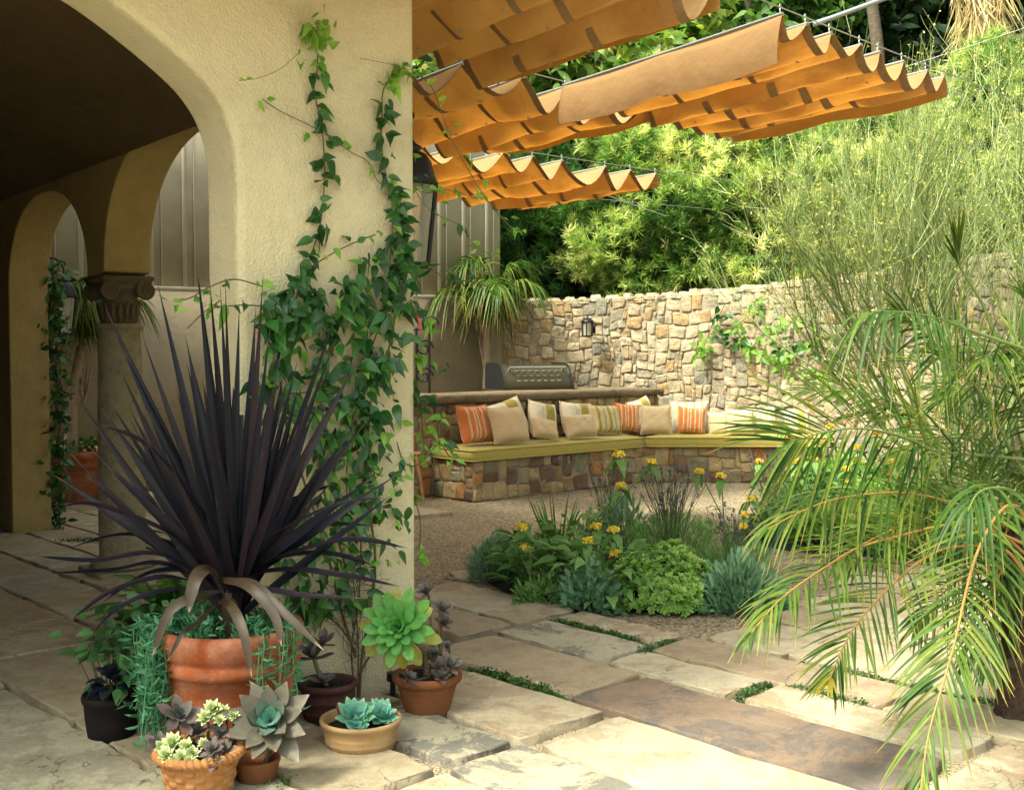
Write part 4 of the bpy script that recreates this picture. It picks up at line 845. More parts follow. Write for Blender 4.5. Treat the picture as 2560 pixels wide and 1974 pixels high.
b = B(); ep = thing('small_clay_pot', V3(c[0]-.06, 3.80, 0), 'small brown pot mostly hidden under the grey rosette', 'pot'); b.lathe([(.055, 0), (.062, .005), (.075, .09), (.08, .1), (.078, .11), (.068, .108), (.066, .08), (.0, .08)], V3(c[0]-.06, 3.80, 0), 30); b.build('pot_body', M['terracotta2'], ep, True)
br_ = plant('mixed_rosette_succulents', KP+UP*.17, 'cream edged and smoky rosettes crowded in the basket pot')
b = B(); bd = B(); bs = B()
for dx, dy, Y, rad in [(455, 1512, 3.72, .042), (478, 1518, 3.74, .034), (440, 1530, 3.70, .036), (370, 1585, 3.62, .046), (398, 1592, 3.6, .034), (355, 1610, 3.58, .036), (388, 1615, 3.57, .034), (410, 1605, 3.58, .028), (435, 1585, 3.63, .024), (372, 1625, 3.56, .028), (497, 1525, 3.72, .026), (468, 1535, 3.7, .026), (345, 1592, 3.62, .03), (405, 1622, 3.56, .026)]:
    c = at(dx, dy, Y); ax = nrm(V3(R.normal(0, .3), -.6, .8)); b = B(); rosette(b, c, ax, rad, 28, .30, prof=(.4, .7, .95, 1, .8, .4, .05), inner=.3, cup=.25); b.build('cream_rosette', M['varieg'], br_, True); bs.tube([c, c-ax*.03, V3(c[0], Y+.02, .17)], .005, 5)
for dx, dy, Y, rad in [(380, 1530, 3.72, .09), (455, 1600, 3.6, .055), (340, 1590, 3.68, .06), (455, 1625, 3.57, .045), (470, 1565, 3.7, .05), (480, 1600, 3.66, .05), (425, 1560, 3.72, .05)]:
    c = at(dx, dy, Y); ax = nrm(V3(R.normal(0, .3), -.6, .8)); bd = B(); rosette(bd, c, ax, rad, 15, .25, prof=(.4, .55, .85, 1, .8, .04), inner=.25, cup=.2); bd.build('smoky_rosette', M['echdark'], br_, True); bs.tube([c, c-ax*.03, V3(c[0], Y+.03, .17)], .006, 5)
bs.build('stems', M['stem'], br_, True)
bl = plant('blue_rosette_succulents', BW+UP*.1, 'three pale blue green rosettes in the sand coloured bowl')
b = B()
for x, y, z, rad in [(-.015, -.03, .135, .072), (.075, -.005, .135, .058), (.055, .05, .14, .045)]:
    b = B(); c = BW+V3(x, y, z); rosette(b, c, nrm(V3(R.normal(0, .15), -.6, 1)), rad*1.18, 40, .30, prof=(.4, .6, .85, 1, 1, .85, .5, .08), fold=.25, cup=.4, inner=.12, open_=1.15); b.build('rosette', M['blue'], bl, True)
b = B(); rosette(b, BW+V3(-.005, -.07, .115), nrm(V3(0, -.8, .6)), .06, 16, .3, prof=(.4, .7, .95, 1, .6, .08), cup=.2)
b.build('leaves', M['blue'], bl, True)
b = B(); q = BW+V3(-.06, .02, .1); b.straps(np.array([q, q+V3(.045, .0, 0), q+V3(.06, .02, 0), q+V3(.03, .03, 0)]), np.array([[-.45, 0, 1], [.4, 0, 1], [.6, .1, .8], [-.05, 0, 1.]]), V3(0, -1, .2), np.array([.09, .095, .08, .07]), .010, LAN, r=R.random(4)); b.build('red_blades', M['red'], bl, True)
ae = plant('green_rosette_succulent', TP+UP*.17, 'big bright green rosette with rounded leaves above the weathered terracotta pot')
c = at(848, 1337, 4.45); ax = nrm(V3(-.06, -.93, .38)); b = B(); SPA2 = (.34, .34, .38, .48, .62, .78, .92, 1, 1, .9, .66, .12)
rosette(b, c, ax, .168, 42, .155, prof=SPA2, fold=.25, cup=.13, inner=.13, open_=1.05, thick=.002, lenk=.8); b.build('leaves', M['aeo'], ae, True)
b = B(); k = 11; a = R.uniform(0, 2*pi, k); a[:5] = R.uniform(-2.2, -1.2, 5); e1_ = nrm(np.cross(ax, UP)); e2_ = np.cross(e1_, ax); rad = e1_*np.cos(a)[:, None]+e2_*-np.sin(a)[:, None]; rad[:5] = e1_*np.cos(a[:5])[:, None]-UP*np.abs(np.sin(a[:5]))[:, None]
b.straps(c-ax*.03+rad*.02, rad-ax*.12, ax, R.uniform(.13, .165, k), .026, SPA2, fold=.2); b.build('yellow_leaves', M['aeoy'], ae, True)
b = B(); b.tube([c-ax*.02, c+V3(.01, .07, -.05), TP+V3(-.01, 0, .26), TP+V3(0, 0, .16)], [.012, .014, .013, .015], 8); b.build('stem', M['stem'], ae, True)
gp = plant('smoky_rosette_succulents', TP+UP*.17, 'smoky mauve rosettes on bent stems in the weathered terracotta pot')
b = B(); bs = B()
for dx, dy, Y, rad in [(910, 1262, 4.62, .055), (942, 1300, 4.6, .06), (945, 1330, 4.62, .05), (955, 1378, 4.52, .035), (958, 1420, 4.45, .062), (935, 1425, 4.48, .05), (975, 1412, 4.5, .035), (925, 1395, 4.55, .04), (870, 1445, 4.42, .045), (940, 1445, 4.45, .05)]:
    c = at(dx, dy, Y); ax = nrm(V3(R.normal(.2, .3), -.5, .9)); b = B(); rosette(b, c, ax, rad, 15, .27, prof=(.4, .55, .85, 1, .8, .04), inner=.25, cup=.25); b.build('rosette', M['echdark'], gp, True); bs.tube(spline([c, c-ax*.03, (c+TP+UP*.17)/2+V3(.02, .01, -.01), TP+V3(R.normal(.02, .03), R.normal(0, .03), .16)], 4), .006, 6)
bs.build('stems', M['stem'], gp, True)
pq_ = plant('purple_leaf_succulent', PP+UP*.15, 'upright purple green succulent leaning in the plum brown pot')
b = B(); c = PP+V3(-.05, -.02, .27); rosette(b, c, nrm(V3(-.2, -.3, 1)), .10, 13, .22, prof=(.4, .6, .9, 1, .7, .05), open_=1.2, inner=.4); rosette(b, PP+V3(-.01, -.04, .18), nrm(V3(.3, -.3, 1)), .075, 9, .25, prof=(.4, .6, .9, 1, .7, .05)); rosette(b, c+V3(.03, .03, .05), nrm(V3(.2, -.3, 1)), .08, 11, .22, prof=(.4, .6, .9, 1, .7, .05), open_=1.2)
b.build('leaves', M['echdark'], pq_, True); b = B(); b.tube([PP+UP*.15, PP+V3(-.03, -.01, .2), c], .009, 7); b.build('stem', M['greystem'], pq_, True)
# path light stake behind the terracotta pot
b = B(); q = g(985, 1520); q = V3(q[0]-.02, q[1], 0); q = g(838, 1500); b.tube([q, q+UP*.10], .012, 10); b.tube([q+UP*.10, q+UP*.135], .026, 12); tag(b.build('path_light', M['iron'], None, True), 'short black path light stake behind the weathered terracotta pot', 'path light')
# ------------------------------------------------------------------ climbing vine on the facade
M['vine'] = leafmat('vine_leaf', [(.010, .055, .012), (.018, .085, .018), (.035, .14, .026), (.015, .07, .015), (.07, .21, .035)], tr=.22, rough=.33, spec=.5)
M['vinelight'] = leafmat('young_vine_leaf', [(.12, .3, .04), (.2, .42, .06), (.32, .5, .1)], tr=.45)
M['twig'] = plain('vine_stem', (.11, .08, .045), .8, nz=.5, sc=50)
HEART = [.3, .8, 1.0, .92, .66, .3, .02]
nf = -v
def wv_(dx, dy, off=.02):
    P0 = Cn+nf*off; return hit(dx, dy, P0, nf)
vine = plant('climbing_vine', wv_(762, 1490), 'glossy climbing vine covering the pillar with two thin shoots reaching up', 'vine')
bl_ = B(); by = B(); bs = B()
def leaves_at(b, q, size, down=.6, n=None, out=nf, spread=1.):
    k = len(q); d = nrm(rdir(k, -1, .7)*spread+V3(0, 0, -down*.55)+out*.5); up = nrm(out+R.normal(0, .45, (k, 3))+UP*.35)
    L = size*R.uniform(.65, 1.3, k); b.straps(q, d, up, L, L*R.uniform(.23, .32, k), HEART, droop=R.uniform(.1, .4, k), fold=R.uniform(.2, .5), bend=R.uniform(-.4, .15, k))
def shoot(pts, off=.02, step=.09, size=.065, light=0.0, per=4, rad=.0028, Y=None, endlight=True, out=nf):
    P = spline([wv_(x, y, off) if Y is None else at(x, y, Y) for x, y in pts], 8); bs.tube(P, rad, 5, cap=False); l = np.linalg.norm(np.diff(P, axis=0), axis=1).sum(); n = int(l/step)
    for i, t in enumerate(np.linspace(0.02, 1, n)):
        q = np.array([np.interp(t, np.linspace(0, 1, len(P)), P[:, k]) for k in range(3)]); k = per if t < .93 else per+3
        b = by if (R.random() < light or (endlight and t > .9)) else bl_
        leaves_at(b, q+R.normal(0, .016, (k, 3))+out*.012, size*(1 if t < .85 else .75), down=.15, out=out)
shoot([(650, 590), (663, 545), (680, 490), (688, 440), (692, 375), (690, 310), (682, 250), (670, 190), (677, 140), (676, 80)], light=.08, per=5, size=.066, step=.075)
for k in range(5): leaves_at(by, wv_(672+R.normal(0, 10), 68+R.normal(0, 8), .04)[None]+R.normal(0, .03, (9, 3)), .055, down=.0)
shoot([(560, 212), (600, 238), (650, 262), (700, 290), (750, 325), (785, 345), (805, 385), (825, 400)], light=.5, per=2, size=.04, step=.13, rad=.002)
shoot([(510, 172), (555, 165), (600, 145), (640, 110)], light=1, per=2, size=.025, step=.13, rad=.0012, off=.05)
shoot([(830, 640), (832, 560), (838, 450), (826, 390), (815, 320), (815, 250), (817, 195), (836, 162), (858, 152)], light=.12, per=5, size=.066, step=.07)
shoot([(858, 152), (845, 140), (800, 130), (768, 124)], light=1, per=2, size=.03, step=.12, rad=.0012)
shoot([(845, 640), (850, 560), (858, 500), (850, 440), (838, 400)], light=.1, per=6, size=.07, step=.05)
shoot([(640, 585), (700, 545), (760, 515), (800, 500)], off=.05, light=.4, per=2, size=.05, step=.08)
shoot([(560, 610), (500, 595), (450, 610), (405, 635), (370, 640)], off=.04, light=.7, per=3, size=.05, step=.08)
shoot([(470, 640), (430, 670), (400, 700)], off=.05, light=.4, per=2, size=.07, step=.1)
shoot([(590, 655), (520, 650), (455, 655)], off=.04, light=.3, per=3, size=.05, step=.08)
# curtain of leaves: ellipses (x, y, rx, ry, count, size, light share)
for x, y, rx, ry, n, sz, li in [(690, 640, 85, 50, 80, .075, .05), (620, 640, 60, 45, 55, .075, .1), (800, 620, 65, 80, 80, .07, .1), (850, 560, 25, 90, 45, .06, .1), (650, 715, 60, 70, 60, .075, .15), (590, 720, 45, 55, 36, .075, .15), (780, 730, 75, 80, 110, .07, .04), (800, 830, 45, 80, 70, .07, .1),
        (585, 820, 60, 30, 40, .065, .35), (690, 820, 50, 60, 45, .07, .25), (625, 880, 50, 35, 26, .065, .2), (730, 900, 60, 60, 65, .065, .2), (790, 950, 40, 60, 40, .065, .2), (690, 960, 60, 40, 35, .06, .35), (740, 1020, 60, 40, 40, .06, .2), (800, 1060, 40, 40, 30, .06, .25), (700, 1090, 60, 40, 30, .06, .3), (850, 1030, 25, 50, 16, .055, .5),
        (730, 1140, 80, 40, 45, .06, .2), (680, 1200, 90, 40, 50, .06, .25), (790, 1180, 60, 40, 32, .05, .5), (700, 1270, 80, 40, 50, .065, .1), (650, 1300, 50, 50, 30, .065, .1), (860, 1090, 25, 40, 10, .055, .1), (640, 1110, 40, 30, 16, .06, .15), (880, 660, 18, 60, 22, .06, .2)]:
    n = int(n*(.68 if y < 760 else .86)); a = R.uniform(0, 2*pi, n); r_ = np.sqrt(R.random(n))*1.08
    q = np.array([wv_(x+rx*rr*math.cos(aa), y+ry*rr*math.sin(aa), R.uniform(.015, .12 if y < 900 else .09)) for rr, aa in zip(r_, a)]); li_ = R.random(n) < li
    if (~li_).any(): leaves_at(bl_, q[~li_], sz, down=.9)
    if li_.any(): leaves_at(by, q[li_], sz*.75, down=.5)
for pts in [[(762, 1490), (764, 1380), (755, 1250), (745, 1150), (740, 1000), (760, 860), (800, 720), (840, 640)], [(757, 1490), (750, 1380), (765, 1280), (770, 1150), (775, 1000), (785, 880), (830, 740), (848, 640)], [(766, 1490), (772, 1400), (790, 1290), (800, 1180), (780, 1050)], [(758, 1400), (725, 1290), (690, 1150), (640, 1000), (610, 900), (600, 780), (640, 600)],
            [(760, 1390), (720, 1330), (660, 1290), (600, 1260)], [(764, 1440), (800, 1380), (840, 1340)], [(755, 1340), (735, 1200), (690, 1040), (680, 900), (700, 700), (650, 590)], [(600, 840), (680, 830), (760, 790), (850, 760)]]:
    bs.tube(spline([wv_(x, y, .03+R.uniform(0, .02)) for x, y in pts], 8), R.uniform(.003, .006), 6, cap=False)
for k in range(26):
    x = 760+R.normal(0, 6); y = R.uniform(1250, 1450); bs.tube([wv_(x, y, .03), wv_(x+R.normal(0, 30), y-R.uniform(10, 60), .05), wv_(x+R.normal(0, 50), y-R.uniform(40, 120), .05)], .0015, 4, cap=False)
# sprays leaving the right corner, hanging in front of the awnings
sh = V3(.9, -.3, .1); Yc = 4.95
shoot([(858, 152), (890, 160), (915, 178), (930, 205), (945, 250), (965, 300), (990, 345), (1015, 390), (1050, 440), (1085, 480), (1095, 490)], Y=4.85, light=.9, per=3, size=.05, step=.10, rad=.0022, out=sh)
shoot([(872, 330), (880, 380), (900, 410), (960, 405), (1020, 425)], Y=4.95, light=.9, per=3, size=.045, step=.07, rad=.0018, out=sh)
shoot([(870, 590), (905, 570), (950, 590), (1000, 600), (1040, 610)], Y=4.95, light=.1, per=4, size=.07, step=.07, out=sh)
shoot([(880, 400), (920, 450), (980, 480), (1010, 520), (1050, 545)], Y=5.0, light=.95, per=3, size=.045, step=.08, rad=.0016, out=sh)
shoot([(870, 660), (895, 655), (905, 690)], Y=4.9, light=.3, per=4, size=.075, step=.06, out=sh)
shoot([(870, 760), (910, 770), (935, 800), (905, 760)], Y=4.95, light=.6, per=4, size=.06, step=.07, out=sh)
shoot([(870, 840), (900, 860), (930, 890), (940, 940), (960, 975)], Y=4.95, light=.6, per=4, size=.06, step=.07, out=sh)
shoot([(875, 820), (895, 850), (900, 900), (905, 960)], Y=4.98, light=.1, per=5, size=.065, step=.06, out=sh)
shoot([(880, 1060), (893, 1090), (897, 1130), (893, 1180)], Y=4.95, light=.05, per=4, size=.06, step=.09, out=sh)
shoot([(835, 900), (860, 980), (890, 990), (930, 950)], Y=4.85, light=.7, per=3, size=.05, step=.08, out=sh)
bl_.build('dark_leaves', M['vine'], vine); by.build('young_leaves', M['vinelight'], vine); bs.build('stems', M['twig'], vine, True)
M['bud'] = plain('pink_bud', (.5, .06, .07), .6)
b = B(); 
for x, y in ((873, 663), (890, 680), (893, 697)): q = at(x, y, 4.85); b.tube([q+UP*.02, q+V3(.004, 0, 0), q+V3(.012, 0, -.025)], [.002, .006, .002], 7, r=.5)
b.build('buds', M['bud'], vine, True)

# ------------------------------------------------------------------ lanterns
M['glass'], nt, outn = newmat('lantern_glass'); prin(nt, outn, (.75, .75, .6), .25, spec=.5, **{'Transmission Weight': .75, 'Alpha': 1.0})
M['candle'] = plain('candle_sleeve', (.65, .6, .42), .7)
def lantern(c, h, w, wallp, label, arm=True):
    """tapering four-sided coach lantern: c = centre of its top plate"""
    t = thing('coach_lantern', c, label, 'lantern', 'black coach lanterns on the arcade'); hb = h*.62; wt, wb = w, w*.66
    def cor(z, q): return [c+u*sx*q+v*sy*q+UP*z for sx, sy in ((1, 1), (-1, 1), (-1, -1), (1, -1))]
    b = B()
    T_c, B_c = cor(0, wt), cor(-hb, wb)
    for i in range(4):
        b.tube([T_c[i], B_c[i]], .012, 6); b.tube([T_c[i], T_c[(i+1) % 4]], .012, 6); b.tube([B_c[i], B_c[(i+1) % 4]], .012, 6)
    b.box(c-UP*(hb+.01), (wb*2.1, wb*2.1, .02), u, v, UP, bev=.004); b.lathe([(.03, 0), (.028, -.03), (.008, -.05), (.012, -.065), (.0, -.075)], c-UP*(hb+.015), 12); b.build('frame', M['iron'], t)
    b = B()
    for i in range(4):
        j = (i+1) % 4; b.grid(np.array([[T_c[i], T_c[j]], [B_c[i], B_c[j]]]))
    b.build('glass_panes', M['glass'], t)
    b = B(); b.lathe([(wt*1.45, -.005), (wt*1.5, .005), (wt*1.35, .03), (wt*1.15, h*.16), (wt*.85, h*.22), (wt*.45, h*.245), (wt*.62, h*.26), (wt*.62, h*.275), (wt*.3, h*.3), (.012, h*.33), (.012, h*.36), (0, h*.37)], c, 28); b.build('hood', M['iron'], t, True)
    b = B()
    for dx in (-.028, .028): b.tube([c+u*dx-UP*hb, c+u*dx-UP*hb*.6], .008, 8); b.tube([c+u*dx-UP*hb*.6, c+u*dx-UP*hb*.4], [.008, .002], 6)
    b.build('candles', M['candle'], t, True)
    b = B(); topz = c+UP*h*.37
    arc_ = [topz, topz+UP*.05, topz+UP*.11-u*.04, topz+UP*.13-u*.1, wallp+UP*(topz[2]-wallp[2]+.06), wallp+UP*(topz[2]-wallp[2]-.02)]
    b.tube(spline(arc_, 6), .009, 7); tt = np.linspace(0, 4.2, 20); sc_ = np.array([topz+UP*(.085)+u*.0+(-u*math.cos(q)+UP*math.sin(q))*.03*(1-q/6) for q in tt]); b.tube(sc_, .006, 6); b.build('scroll_arm', M['iron'], t, True); return t
cl = at(411*2184/1024, 390, 5.4); lantern(V3(cl[0], cl[1], 2.28), .62, .085, cl-u*.25, 'black coach lantern half hidden behind the right edge of the pillar')
cl = at(136, 640, 9.5); cl = V3(cl[0], cl[1], 1.93); lantern(cl, .5, .078, cl-u*.22, 'black coach lantern with two candle bulbs seen through the far arch')
# little iron wall light on the stone wall
q0 = at(1256, 699, 14.7); wl = thing('wall_lantern', q0, 'small black iron lantern fixed to the stone wall', 'lantern')
K = .68
b = B(); b.box(q0+V3(.10, -.02, -.02)*K, (.035, .035, .12), bev=.006); b.tube([q0+V3(.1, -.03, .02)*K, q0+V3(.04, -.13, .05)*K, q0+V3(0, -.13, .08)*K], .010, 6); b.build('bracket', M['iron'], wl, True)
b = B(); c_ = q0+V3(-.04, -.15, 0)*K
hexa = [V3(math.cos(a), math.sin(a), 0) for a in np.arange(6)*pi/3+.3]
for i in range(6): b.tube([c_+hexa[i]*.11*K+UP*.11*K, c_+hexa[i]*.10*K-UP*.15*K], .008, 5)
sq = lambda pr: [(r_*K, z_*K) for r_, z_ in pr]
b.lathe(sq([(.02, -.16), (.115, -.155), (.115, -.14), (.09, -.14)]), c_, 6); b.lathe(sq([(.125, .10), (.135, .115), (.10, .15), (.05, .19), (.015, .2), (.015, .225), (0, .24)]), c_, 6); b.build('frame', M['iron'], wl)
b = B(); b.lathe(sq([(.098, .11), (.09, -.15)]), c_, 6); b.build('glass_panes', M['glass'], wl)
# iron scroll rack and wooden chair glimpsed beside the pillar
ir = at(900, 780, 12.2); ir = V3(ir[0], ir[1], 0); gt = thing('iron_scroll_rack', ir, 'black wrought iron rack with a scroll top behind the pillar edge', 'iron rack'); b = B()
for x in (-.34, -.2, -.06, .08): b.tube([ir+V3(x, 0, 0), ir+V3(x, 0, 1.72)], .013, 6)
for z in (.2, 1.0, 1.4, 1.7): b.tube([ir+V3(-.34, 0, z), ir+V3(.08, 0, z)], .012, 6)
for cx, cz in ((.08, 1.75), (.02, 1.5), (.02, 1.2)):
    tt = np.linspace(0, 9, 50); b.tube(np.array([ir+V3(cx+.10*math.cos(q)*(1-q/11), 0, cz+.10*math.sin(q)*(1-q/11)) for q in tt]), .012, 6)
b.build('scrollwork', M['iron'], gt, True)
ch = g(888, 1066); chr_ = thing('wooden_chair', ch, 'light wooden slatted chair leg showing right of the pillar', 'chair')
for (x, y), (x2, y2), h in (((.0+.07, 0), (.0, 0), .45), ((-.42, 0), (-.4, 0), .45), ((.11, .44), (.02, .42), .9), ((-.42, .44), (-.4, .42), .9)):
    b = B(); b.tube([ch+V3(x, y, 0), ch+V3(x2, y2, h)], .02, 6); b.build('leg', M['wood'], chr_)
b = B()
for k in range(5): b.box(ch+V3(-.19, .02+k*.1, .46), (.46, .075, .02), bev=.004)
b.build('seat', M['wood'], chr_); b = B()
for k in range(4): b.box(ch+V3(-.2, .43, .56+k*.1), (.42, .018, .05), bev=.004)
b.build('backrest', M['wood'], chr_)
# ------------------------------------------------------------------ feathery hedge above the wall
M['hedge'] = leafmat('feathery_leaf', [(.015, .055, .012), (.04, .12, .022), (.11, .23, .04), (.28, .40, .09), (.58, .62, .21), (.85, .82, .4)], tr=.4, rough=.5)
M['core'] = leafmat('shade_dark_inner_leaf', [(.008, .022, .007), (.016, .04, .01), (.025, .055, .014)], tr=.1)  # very dark inside the shrubs: their inner shade is painted into these leaves
M['bark'] = plain('bark', (.10, .075, .05), .9, nz=.6, sc=15, bmp=.02)
def shoot_template(n, L, W, rng):
    b = B(); d = rdir(n, -.15, 1); base = np.stack([0*rng.random(n), 0*rng.random(n), rng.random(n)*L*.8], 1)
    b.straps(base, nrm(d+UP*.5), rdir(n), L*rng.uniform(.7, 1.1, n), W, [.5, 1, .05], droop=.12, r=np.zeros(n)); return np.vstack(b.V), np.vstack(b.F)
rs = np.random.default_rng(5); TS = [shoot_template(30, .105, .0038, rs) for _ in range(4)]
def feathery(name, cen, rad, n, label, tone=(0, 1), seed=0, sc=1.0, grp='feathery shrubs above the stone wall'):
    rg = np.random.default_rng(seed); cen = np.array(cen, float); rad = np.array(rad, float)
    t = thing(name, cen-UP*rad[2], label, 'shrub', grp)
    n = int(n*1.9); d = nrm(rg.normal(0, 1, (n, 3))); d[:, 1] = -np.abs(d[:, 1])*np.where(rg.random(n) < .8, 1, -1); ph = rg.uniform(0, 6, 6)
    bump_ = 1+.17*np.sin(d[:, 0]*6+ph[0]+d[:, 2]*4)+.11*np.sin(d[:, 2]*9+ph[1]-d[:, 0]*5)+.09*np.sin(d[:, 0]*15+ph[2])*np.sin(d[:, 2]*13+ph[3])
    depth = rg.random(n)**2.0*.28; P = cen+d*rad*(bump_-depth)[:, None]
    dirs = nrm(d*rad/rad.max()+UP*.55+rg.normal(0, .35, (n, 3))); s = sc*rg.uniform(.8, 1.5, n)*(1.1 if True else 1)
    clump = .5+.5*np.sin(P[:, 0]*2.6+ph[4])*np.sin(P[:, 2]*3.1+ph[5]+P[:, 1]*1.7)
    r_ = (.42*(1-depth/.28)**1.5+.48*clump+rg.normal(0, .20, n)); r_ = tone[0]+(tone[1]-tone[0])*r_.clip(0, 1)  # outer shoots paler, deeper ones darker: sun and inner shade put into tone
    b = B()
    for k, (tv, tf) in enumerate(TS):
        i = np.arange(k, n, 4); x = nrm(np.cross(dirs[i], rg.normal(0, 1, (len(i), 3)))); y = np.cross(dirs[i], x)
        Mx = np.stack([x, y, dirs[i]], -1)*s[i][:, None, None]; b.inst(tv, tf, Mx, P[i], r_[i].clip(0, 1))
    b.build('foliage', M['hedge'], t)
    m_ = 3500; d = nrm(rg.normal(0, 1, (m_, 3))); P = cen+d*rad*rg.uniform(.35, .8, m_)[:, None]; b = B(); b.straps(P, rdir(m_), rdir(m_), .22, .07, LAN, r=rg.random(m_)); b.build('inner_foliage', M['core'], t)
    b = B()
    for k in range(5): 
        e_ = cen+nrm(rg.normal(0, 1, 3))*rad*.8; b.tube(spline([cen-UP*rad[2]*1.0+V3(rg.normal(0, .1), 0, 0), cen-UP*rad[2]*.4+rg.normal(0, .15, 3), (cen+e_)/2, e_], 5), [.05]*6+[.035]*5+[.02]*4+[.01], 6)
    b.build('branches', M['bark'], t, True)
hs_ = [((.55, 16.4, 2.9), (1.15, 1.0, 1.35), 1300, (.0, .4), 'darkest feathery shrub at the left end above the wall corner'),
       ((1.95, 16.0, 3.1), (1.25, 1.0, 1.35), 1900, (.1, .85), 'feathery shrub under the tip of the farthest awning'),
       ((3.4, 15.7, 3.25), (1.25, 1.0, 1.5), 1900, (.15, 1), 'yellow green feathery shrub in the middle of the hedge'),
       ((4.8, 14.9, 3.2), (1.3, 1.0, 1.5), 1700, (.15, 1), 'bright feathery shrub right of the middle of the hedge'),
       ((6.2, 13.9, 3.4), (1.4, 1.1, 1.6), 1500, (.2, .9), 'feathery shrub behind the pale broom bush'),
       ((7.4, 12.6, 3.6), (1.4, 1.1, 1.6), 1300, (.2, .9), 'feathery shrub at the right edge of the picture')]
for k, (c, r_, n, tone, lab) in enumerate(hs_): feathery('feathery_shrub', c, r_, n, lab, tone, 20+k)
feathery('feathery_shrub', (2.6, 17.2, 4.6), (1.5, 1.0, 1.0), 1200, 'upper feathery shrub behind the middle awning', (.15, .9), 40)
feathery('feathery_shrub', (4.8, 17.0, 4.4), (1.6, 1.0, 1.0), 1300, 'tall feathery shrub rising behind the right awning', (.15, .95), 41)
feathery('feathery_shrub', (7.2, 15.6, 3.7), (1.8, 1.0, .9), 1300, 'highest feathery shrub at the far right', (.1, .8), 42)
# ------------------------------------------------------------------ broadleaf trees and the dark wood
M['broad'] = leafmat('broad_leaf', [(.03, .085, .015), (.07, .17, .03), (.16, .28, .05), (.32, .38, .08), (.45, .34, .1)], tr=.4)
M['shadeleaf'] = leafmat('shade_dark_tree_leaf', [(.004, .012, .004), (.008, .022, .006), (.016, .04, .01)], tr=.1, rough=.4)  # near-black green: the shade of the wood is put into the leaf
M['midleaf'] = leafmat('sunlit_tree_leaf', [(.03, .09, .012), (.06, .15, .02), (.12, .24, .04)], tr=.4)
def tree(name, base_, cen, rad, n, lsz, mat, label, lw=.3, droop=.3, seed=0, cat='tree', shell=.45, grp=None, cl=None):
    rg = np.random.default_rng(seed); cen, rad, base_ = [np.array(q, float) for q in (cen, rad, base_)]
    t = thing(name, base_, label, cat, grp); b = B(); nc = max(12, n//70); cd = nrm(rg.normal(0, 1, (nc, 3))); cp = cen+cd*rad*rg.uniform(shell, 1, nc)[:, None]
    i = rg.integers(0, nc, n); P = cp[i]+rg.normal(0, 1, (n, 3))*(rad.mean()*.13 if cl is None else cl)
    b.straps(P, nrm(rdir(n, -.6, .5)+cd[i]*.5), nrm(rdir(n, 0, 1)), lsz*rg.uniform(.7, 1.2, n), lsz*lw, LAN, droop=droop, r=(rg.random(nc)[i]*.6+rg.random(n)*.4))
    b.build('crown', mat, t); b = B(); b.tube(spline([base_, (base_*.6+cen*.4)+V3(.1, 0, 0), cen], 6), np.linspace(.13, .05, 13), 8)
    for k in range(min(nc, 14)): b.tube(spline([base_*.3+cen*.7+rg.normal(0, .1, 3), (cen+cp[k])/2+rg.normal(0, .1, 3), cp[k]], 4), np.linspace(.05, .012, 9), 5)
    b.build('trunk', M['bark'], t, True); return t
tree('broadleaf_tree', (2.0, 19, 3.2), (2.3, 18.5, 6.2), (2.2, 1.3, 1.5), 5200, .30, M['broad'], 'yellow green broadleaf tree seen between the awnings', .2, .45, 1)
tree('broadleaf_tree', (-.8, 19, 3.2), (-.4, 18.8, 5.6), (1.8, 1.2, 1.8), 3000, .28, M['broad'], 'broadleaf tree behind the left awnings', .2, .4, 2)
tree('sunlit_tree', (5.0, 22, 5), (4.9, 20.5, 8.2), (1.6, 1.0, 1.3), 5200, .16, M['midleaf'], 'bright small leaved tree top above the upper right awning', .32, .2, 3)
tree('sunlit_tree', (3.3, 22, 5), (3.3, 21.5, 7.8), (1.1, 1.0, 1.0), 2800, .16, M['midleaf'], 'small leaved sunlit tree left of the upper right awning', .32, .2, 13)
for k, (x, y, z, rx, rz) in enumerate([(-4, 23, 7, 3, 3.4), (0.5, 24, 7.5, 3.2, 3.6), (4, 25, 8, 3.2, 4), (7.2, 24, 8.5, 3, 4.6), (10, 22.5, 8.5, 3, 4.8), (12.6, 21, 8.6, 3, 5), (10.5, 18, 6.0, 2, 3), (13.5, 17, 7.2, 2.4, 4.6), (7.5, 22, 5.6, 2.6, 2.2), (2, 21, 4.6, 2.6, 2.2), (-1.6, 17.2, 3.2, 1.5, 1.6)]):
    tree('dark_tree', (x, y, max(2, z-5)), (x, y, z), (rx, 1.6, rz), 8000 if rx > 2 else 3600, .34, M['shadeleaf'], 'dark tree in the shaded wood behind the hedge', .34, .2, 60+k, grp='dark trees behind the hedge', shell=.2, cl=.55)
for k, (x, y, w_) in enumerate([(6.0, 19.0, .1), (7.9, 19, .13), (10.2, 17.5, .11), (4.2, 20, .09)]):
    b = B(); b.tube(spline([(x, y, 3.5), (x+.1, y, 6), (x-.1, y, 8), (x+.05, y, 11)], 6), np.linspace(w_*1.3, w_*.7, 19), 10); tag(b.build('tree_trunk', M['bark'], None, True), ['bare trunk in the dark wood left of the grey pole', 'bare trunk in the dark wood behind the grey pole', 'pale trunk below the dead palm skirt', 'thin bare trunk behind the upper right awning'][k], 'tree trunk')
b = B(); G_ = csurf(np.linspace(0, WL, 30), np.zeros(30), np.full(30, -13.))
